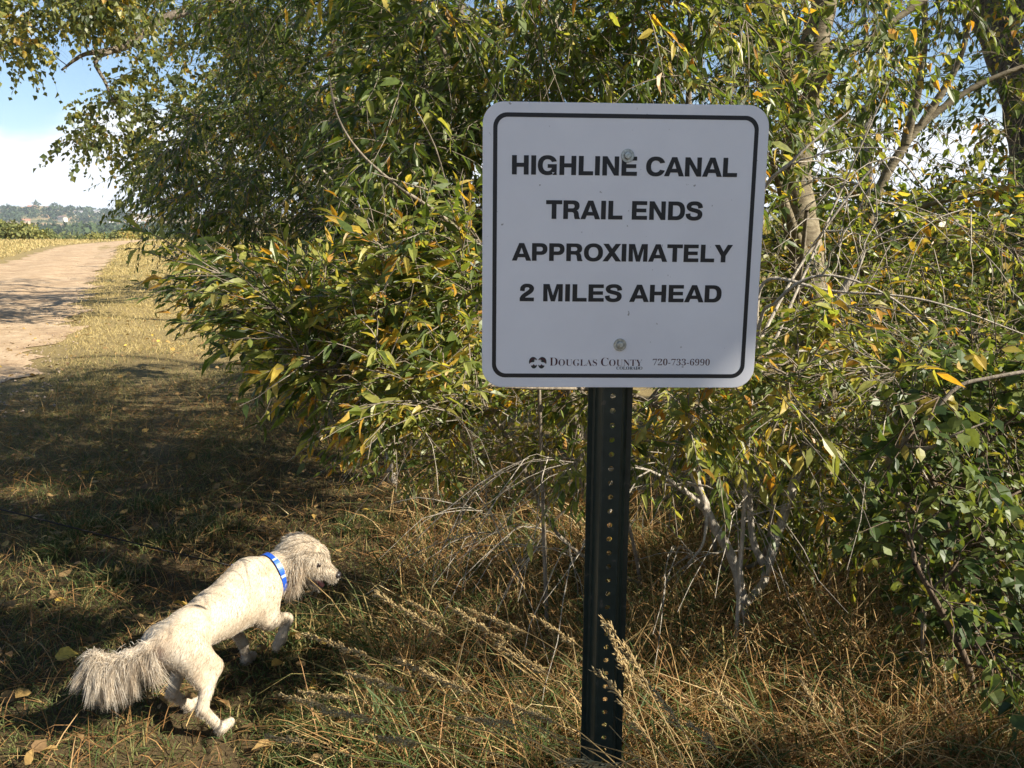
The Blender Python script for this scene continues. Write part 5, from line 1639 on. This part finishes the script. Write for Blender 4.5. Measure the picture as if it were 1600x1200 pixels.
        V_[:, 6] = Pn[:, 3]
        o = (np.arange(k) * 7)[:, None]
        bag.add(W_(V_.reshape(-1, 3)), [np.concatenate([o + [[0, 1, 3, 2]], o + [[2, 3, 5, 4]]]), o + [[4, 5, 6]]], np.repeat(tint, 7))
    hair = foliage_mat('dog_hair', [(0, (.42, .32, .22)), (.4, (.57, .485, .37)), (1, (.72, .66, .56))], trans=.5, rough=.6, spec=.25, tgain=(1.0, .97, .92))
    head_d = lambda p: np.linalg.norm(p - hc, axis=1)
    tl = np.array(tail)

    def tail_d(p):
        d = np.full(len(p), 9.0)
        for a, b in zip(tl[1:-1], tl[2:]):
            t_ = np.clip(((p - a) @ (b - a)) / ((b - a) @ (b - a)), 0, 1)
            d = np.minimum(d, np.linalg.norm(p - a - t_[:, None] * (b - a), axis=1))
        return d
    # short clipped coat
    O, Nn = sample(34000)
    k = (head_d(O) > .085) & (np.linalg.norm(O - [-.085, -.012, .288], axis=1) > .02)
    O, Nn = O[k], Nn[k]
    flow = np.array([-.75, 0, -.6]) + .35 * rng.standard_normal((len(O), 3))
    flow = flow - Nn * np.sum(flow * Nn, 1, keepdims=True) * .9
    D = norm(Nn * .16 + norm(flow))
    bag = Bag()
    leg = (O[:, 2] < .17) | (O[:, 0] < .02)
    strands(bag, O, D, rng.uniform(.007, .014, len(O)) * (1 + .2 * leg), rng.uniform(.0006, .0011, len(O)), flow * .05, np.clip(rng.normal(.60, .10, len(O)) - .40 * np.clip(np.sin(O[:, 0] * 31 + 2 * np.sin(O[:, 2] * 37)) * np.sin(O[:, 2] * 43 + O[:, 1] * 29), 0, 1), 0, 1))
    bag.build('coat', hair, root)
    # head hair: longer, combed back and down
    O, Nn = sample(60000)
    k = (head_d(O) < .15) & (O[:, 0] > .47)
    O, Nn = O[k], Nn[k]
    along = (O - hc) @ n
    back = np.where((along < .045)[:, None], -n * .7 + np.array([-.25, 0, -.45]), n * .25 + np.array([0, 0, -.75]))
    flow = back + .30 * rng.standard_normal((len(O), 3))
    flow = flow - Nn * np.sum(flow * Nn, 1, keepdims=True) * .9
    D = norm(Nn * .5 + norm(flow))
    ln = np.where(along < .045, rng.uniform(.016, .040, len(O)), rng.uniform(.007, .018, len(O)))
    eye_p = hc + n * .066 + side * .034 + upv * .020
    ln = np.where(np.linalg.norm(O - hc, axis=1) > .092, np.where(along < .05, np.minimum(ln, .012), ln), ln)
    ln = np.where(np.linalg.norm(O - eye_p, axis=1) < .012, .004, ln)
    inside = np.linalg.norm(O - (ma * .6 + mb * .4), axis=1) < .036
    k = ~inside
    bag = Bag()
    strands(bag, O[k], D[k], ln[k], rng.uniform(.0008, .0016, k.sum()), (np.array([0, 0, -.35]) + .1 * rng.standard_normal((k.sum(), 3))), np.clip(rng.normal(.74, .2, k.sum()), 0, 1))
    bag.build('head_hair', hair, root)
    # ears: a soft flap hidden in long wavy hair
    for sg in (1, -1):
        e0 = hc - n * .012 + side * sg * .050 + upv * .040
        e1 = e0 + side * sg * .026 - n * .026 + np.array([0, 0, -.055])
        e2 = e1 - n * .004 + np.array([-.004, 0, -.045]) - side * sg * .006
        Pe = smooth_line([e0, e1, e2], 14)
        un = np.linspace(-1, 1, 9)
        wd = .036 * np.sin(np.pi * np.clip(np.linspace(.14, .93, 14), 0, 1)) ** .6
        bw = norm(n + .2 * side)
        outw = side * sg
        Vv = Pe[:, None] + bw * (wd[:, None] * un[None])[..., None] + outw * (.008 * (1 - un ** 2))[None, :, None]
        Vv2 = Vv - outw * .006
        i = np.arange(13)[:, None] * 9; j = np.arange(8)[None]
        qq = np.stack([i + j, i + j + 1, i + 9 + j + 1, i + 9 + j], -1).reshape(-1, 4)
        eb = Bag(); eb.add(W_(Vv.reshape(-1, 3)), [qq]); eb.add(W_(Vv2.reshape(-1, 3)), [qq[:, ::-1]])
        ear = eb.build('ear', coat, root, True)
        cnt = 4200
        ii = rng.integers(0, 14, cnt); jj = rng.uniform(-1, 1, cnt)
        O = Pe[ii] + bw * (wd[ii] * jj)[:, None] + outw * (.008 * (1 - jj ** 2))[:, None] + rng.normal(0, .002, (cnt, 3))
        D = norm(np.array([0, 0, -1.0]) + outw * .35 + (-n) * .25 + .30 * rng.standard_normal((cnt, 3)) + .22 * np.sin(jj * 9)[:, None] * bw)
        bag = Bag()
        strands(bag, O, D, rng.uniform(.03, .075, cnt), rng.uniform(.0009, .0020, cnt), np.array([0, 0, -.3]) - outw * .2 + .12 * rng.standard_normal((cnt, 3)), np.clip(.48 + .35 * np.sin(jj * 11 + ii * .3) + rng.normal(0, .2, cnt), 0, 1))
        eh = bag.build('ear_hair', hair, ear)
        eh.matrix_parent_inverse = Matrix.Identity(4)
    # tail plume: long hair hanging from the tail in tapering locks
    NLK, cnt = 110, 14000
    Pt = smooth_line(tail, 60)
    ul = np.linspace(.14, 1, NLK) + rng.normal(0, .012, NLK)
    il = np.clip(ul * 59, 0, 58.9).astype(int)
    lk_len = (.034 + .106 * np.sin(np.pi * np.clip(np.linspace(.05, .80, NLK), 0, 1)) ** .9) * rng.uniform(.7, 1.2, NLK)
    lk_dir = norm(np.stack([-.10 + .26 * rng.standard_normal(NLK), .34 * (np.linspace(0, 1, NLK) - .4) + .24 * rng.standard_normal(NLK), -.95 + .12 * rng.standard_normal(NLK)], -1))
    lk_tip = Pt[il] + lk_dir * lk_len[:, None]
    cl = rng.integers(0, NLK, cnt)
    uc = np.clip(ul[cl] + rng.normal(0, .022, cnt), 0, .999)
    i0 = np.minimum((uc * 59).astype(int), 58)
    O = Pt[i0] + (Pt[i0 + 1] - Pt[i0]) * (uc * 59 - i0)[:, None] + rng.normal(0, .0065, (cnt, 3))
    fl = rng.uniform(.55, 1.08, cnt)
    tipp = lk_tip[cl] + rng.normal(0, .0095, (cnt, 3)) * (1.6 - fl)[:, None]
    full = np.linalg.norm(tipp - O, axis=1)
    Dt = (tipp - O) / full[:, None]
    bow = norm(np.array([-.35, .25, .25]) + .5 * rng.standard_normal((NLK, 3)))[cl] * rng.uniform(.05, .30, cnt)[:, None]
    bag = Bag()
    strands(bag, O, Dt + bow, full * fl, rng.uniform(.0008, .0017, cnt), -bow, np.clip(.62 + .22 * rng.standard_normal(NLK)[cl] + rng.normal(0, .12, cnt), 0, 1))
    # hair over the upper side of the tail and feathering behind the thighs
    cnt = 2600
    i0 = rng.integers(0, 59, cnt)
    O = Pt[i0] + rng.normal(0, .009, (cnt, 3))
    D = norm(np.array([-.2, .3, -.1]) + .3 * rng.standard_normal((cnt, 3)))
    strands(bag, O, D, rng.uniform(.02, .05, cnt), rng.uniform(.0009, .0017, cnt), np.tile(np.array([-.05, .0, -.6]), (cnt, 1)), np.clip(rng.normal(.6, .25, cnt), 0, 1))
    cnt = 420
    O = np.array([-.075, .012, .30]) + rng.normal(0, .008, (cnt, 3)) + np.array([0, 0, -.05]) * rng.random((cnt, 1))
    lk = norm(rng.normal(0, .25, (7, 3)) + np.array([-.1, -.05, -1.0]))[rng.integers(0, 7, cnt)]
    strands(bag, O, norm(lk + .08 * rng.standard_normal((cnt, 3))), rng.uniform(.06, .11, cnt), rng.uniform(.0009, .0017, cnt), np.tile(np.array([.25, -.15, .05]), (cnt, 1)), np.clip(rng.normal(.5, .25, cnt), 0, 1))
    bag.build('tail_hair', hair, root)

    # eyes, nose, tongue
    dark = plain_mat('dog_eye', (.02, .012, .008), .12, .6)
    nosem = plain_mat('dog_nose', (.025, .02, .02), .4, .5)

    def ball(name, c, rad, mat, sc=(1, 1, 1)):
        b = bmesh.new(); bmesh.ops.create_uvsphere(b, u_segments=16, v_segments=10, radius=rad)
        me = bpy.data.meshes.new(name); b.to_mesh(me); b.free()
        me.transform(Matrix.Translation(Vector(W_(np.asarray(c)))) @ Matrix.Diagonal((*sc, 1)))
        return link_mesh(name, me, mat, root, True)
    for sg in (1, -1):
        ball('eye', hc + n * .068 + side * sg * .0445 + upv * .016, .0098, dark)
    ball('nose', hc + n * .140 - upv * .018, .0135, nosem, (1.1, 1.25, .95))
    tg = Bag()
    V_, q_ = tubes(smooth_line([hc + n * .055 - upv * .050, hc + n * .085 - upv * .064, hc + n * .104 - upv * .078], 8)[None], np.linspace(.012, .008, 8)[None], 8)
    tg.add(W_(V_), q_); tg.build('tongue', plain_mat('dog_tongue', (.40, .16, .14), .45, .4), root, True)

    # collar: blue webbing band with light edges, buckle and ring
    ca, cb = np.array([.41, -.005, .322]), np.array([.545, -.064, .350])
    axn = norm(cb - ca); cc = ca + (cb - ca) * .52
    e1 = norm(np.cross(axn, [0, 0, 1.0])); e2 = np.cross(axn, e1)
    k = 56
    a = np.linspace(0, 2 * np.pi, k, endpoint=False)
    # radius that clears the neck all round
    rad = np.zeros(k)
    for i, t_ in enumerate(a):
        d = np.cos(t_) * e1 + np.sin(t_) * e2
        rr_ = np.linspace(.03, .12, 90)
        fv = field((cc + rr_[:, None] * d)[None])[0]
        j = np.argmax(fv > 0)
        rad[i] = min(rr_[j], .088) + .006
    for _ in range(6):
        rad = np.maximum(rad, .5 * rad + .25 * (np.roll(rad, 1) + np.roll(rad, -1)))
    blue = plain_mat('collar_blue_webbing', (.012, .075, .42), .55, .4, var=.25, scale=90)
    edge = plain_mat('collar_light_stitching', (.35, .42, .55), .6, .3)

    def band(w0, w1, lift, mat, name, parent, a0=0, a1=k):
        sel = np.arange(a0, a1 + (0 if a1 - a0 < k else 0)) % k
        b = Bag()
        d = np.cos(a[sel])[:, None] * e1 + np.sin(a[sel])[:, None] * e2
        rows = []
        for w_, l2 in ((w0, lift), (w1, lift), (w1, lift - .003), (w0, lift - .003)):
            rows.append(cc + axn * w_ + d * (rad[sel] + l2)[:, None])
        Vb = np.stack(rows, 1).reshape(-1, 3)
        m_ = len(sel)
        i = np.arange(m_ if m_ == k else m_ - 1); i2 = (i + 1) % m_
        qf = np.concatenate([np.stack([i * 4 + c_, i2 * 4 + c_, i2 * 4 + (c_ + 1) % 4, i * 4 + (c_ + 1) % 4], -1) for c_ in range(4)])
        b.add(W_(Vb), [qf])
        return b.build(name, mat, parent, False)
    col = band(-.0085, .0085, .0015, blue, 'collar', root)
    # where the viewer sees the collar: a lighter plastic buckle
    view = norm(np.array([0, 0, CAM_H]) - W_(cc)); vl = np.array([view @ f_, view @ l_, view[2]])
    ang = math.atan2(vl @ e2, vl @ e1) % (2 * math.pi)
    j0 = int(ang / (2 * math.pi) * k)
    bk = band(-.0095, .0095, .004, plain_mat('buckle_blue_plastic', (.015, .10, .52), .4, .4), 'buckle', col, j0 - 3, j0 + 5)
    bk.matrix_parent_inverse = Matrix.Identity(4)
    for o_ in (-4, 5):
        st_ = band(-.0092, .0092, .0046, edge, 'slider', col, j0 + o_, j0 + o_ + 2)
        st_.matrix_parent_inverse = Matrix.Identity(4)
    # leash: blue webbing leader from the collar, then a thin dark cord to the left
    ring = cc + axn * -.004 + (np.cos(a[(j0 + 14) % k]) * e1 + np.sin(a[(j0 + 14) % k]) * e2) * .0
    start = at(408, 876, 2.86)
    mid = at(362, 884, 2.80)
    rootL = empty('leash', start, 'thin dark dog leash with a blue webbing leader running left from the blue collar', 'leash')
    b = Bag()
    Pl = smooth_line([W_(cc + np.array([-.004, .050, .040])), start, at(386, 881, 2.83), mid], 20)
    sdv = np.array([0, .25, 1.0]) * .0048
    up_ = np.array([.0, -.002, .0008])
    Vb = np.stack([Pl - sdv, Pl + sdv, Pl + sdv + up_, Pl - sdv + up_], 1).reshape(-1, 3)
    i = np.arange(19)
    qf = np.concatenate([np.stack([i * 4 + c_, i * 4 + 4 + c_, i * 4 + 4 + (c_ + 1) % 4, i * 4 + (c_ + 1) % 4], -1) for c_ in range(4)])
    b.add(Vb, [qf]); b.build('leader', blue, rootL)
    b = Bag()
    Pl = smooth_line([mid, at(240, 856, 2.68), at(120, 826, 2.58), at(0, 796, 2.5), at(-160, 760, 2.45)], 40)
    V_, q_ = tubes(Pl[None], np.full((1, 40), .0026), 6)
    b.add(V_, q_); b.build('cord', plain_mat('leash_black_cord', (.02, .017, .015), .6, .3), rootL, True)


build_dog()


# ================================================================== HAZE
def build_haze():
    b = bmesh.new(); bmesh.ops.create_cube(b, size=1)
    me = bpy.data.meshes.new('haze'); b.to_mesh(me); b.free()
    me.transform(Matrix.Translation((0, 0, 100)) @ Matrix.Diagonal((13200, 13200, 240, 1)))
    m = bpy.data.materials.new('haze'); m.use_nodes = True
    N = m.node_tree.nodes; N.clear()
    out = N.new('ShaderNodeOutputMaterial'); v = N.new('ShaderNodeVolumePrincipled')
    v.inputs['Color'].default_value = (.78, .88, 1.0, 1); v.inputs['Density'].default_value = .00012
    m.node_tree.links.new(v.outputs[0], out.inputs['Volume'])
    tag(link_mesh('haze', me, m), 'thin blue autumn haze over the far hills', 'haze', kind='stuff')


build_haze()
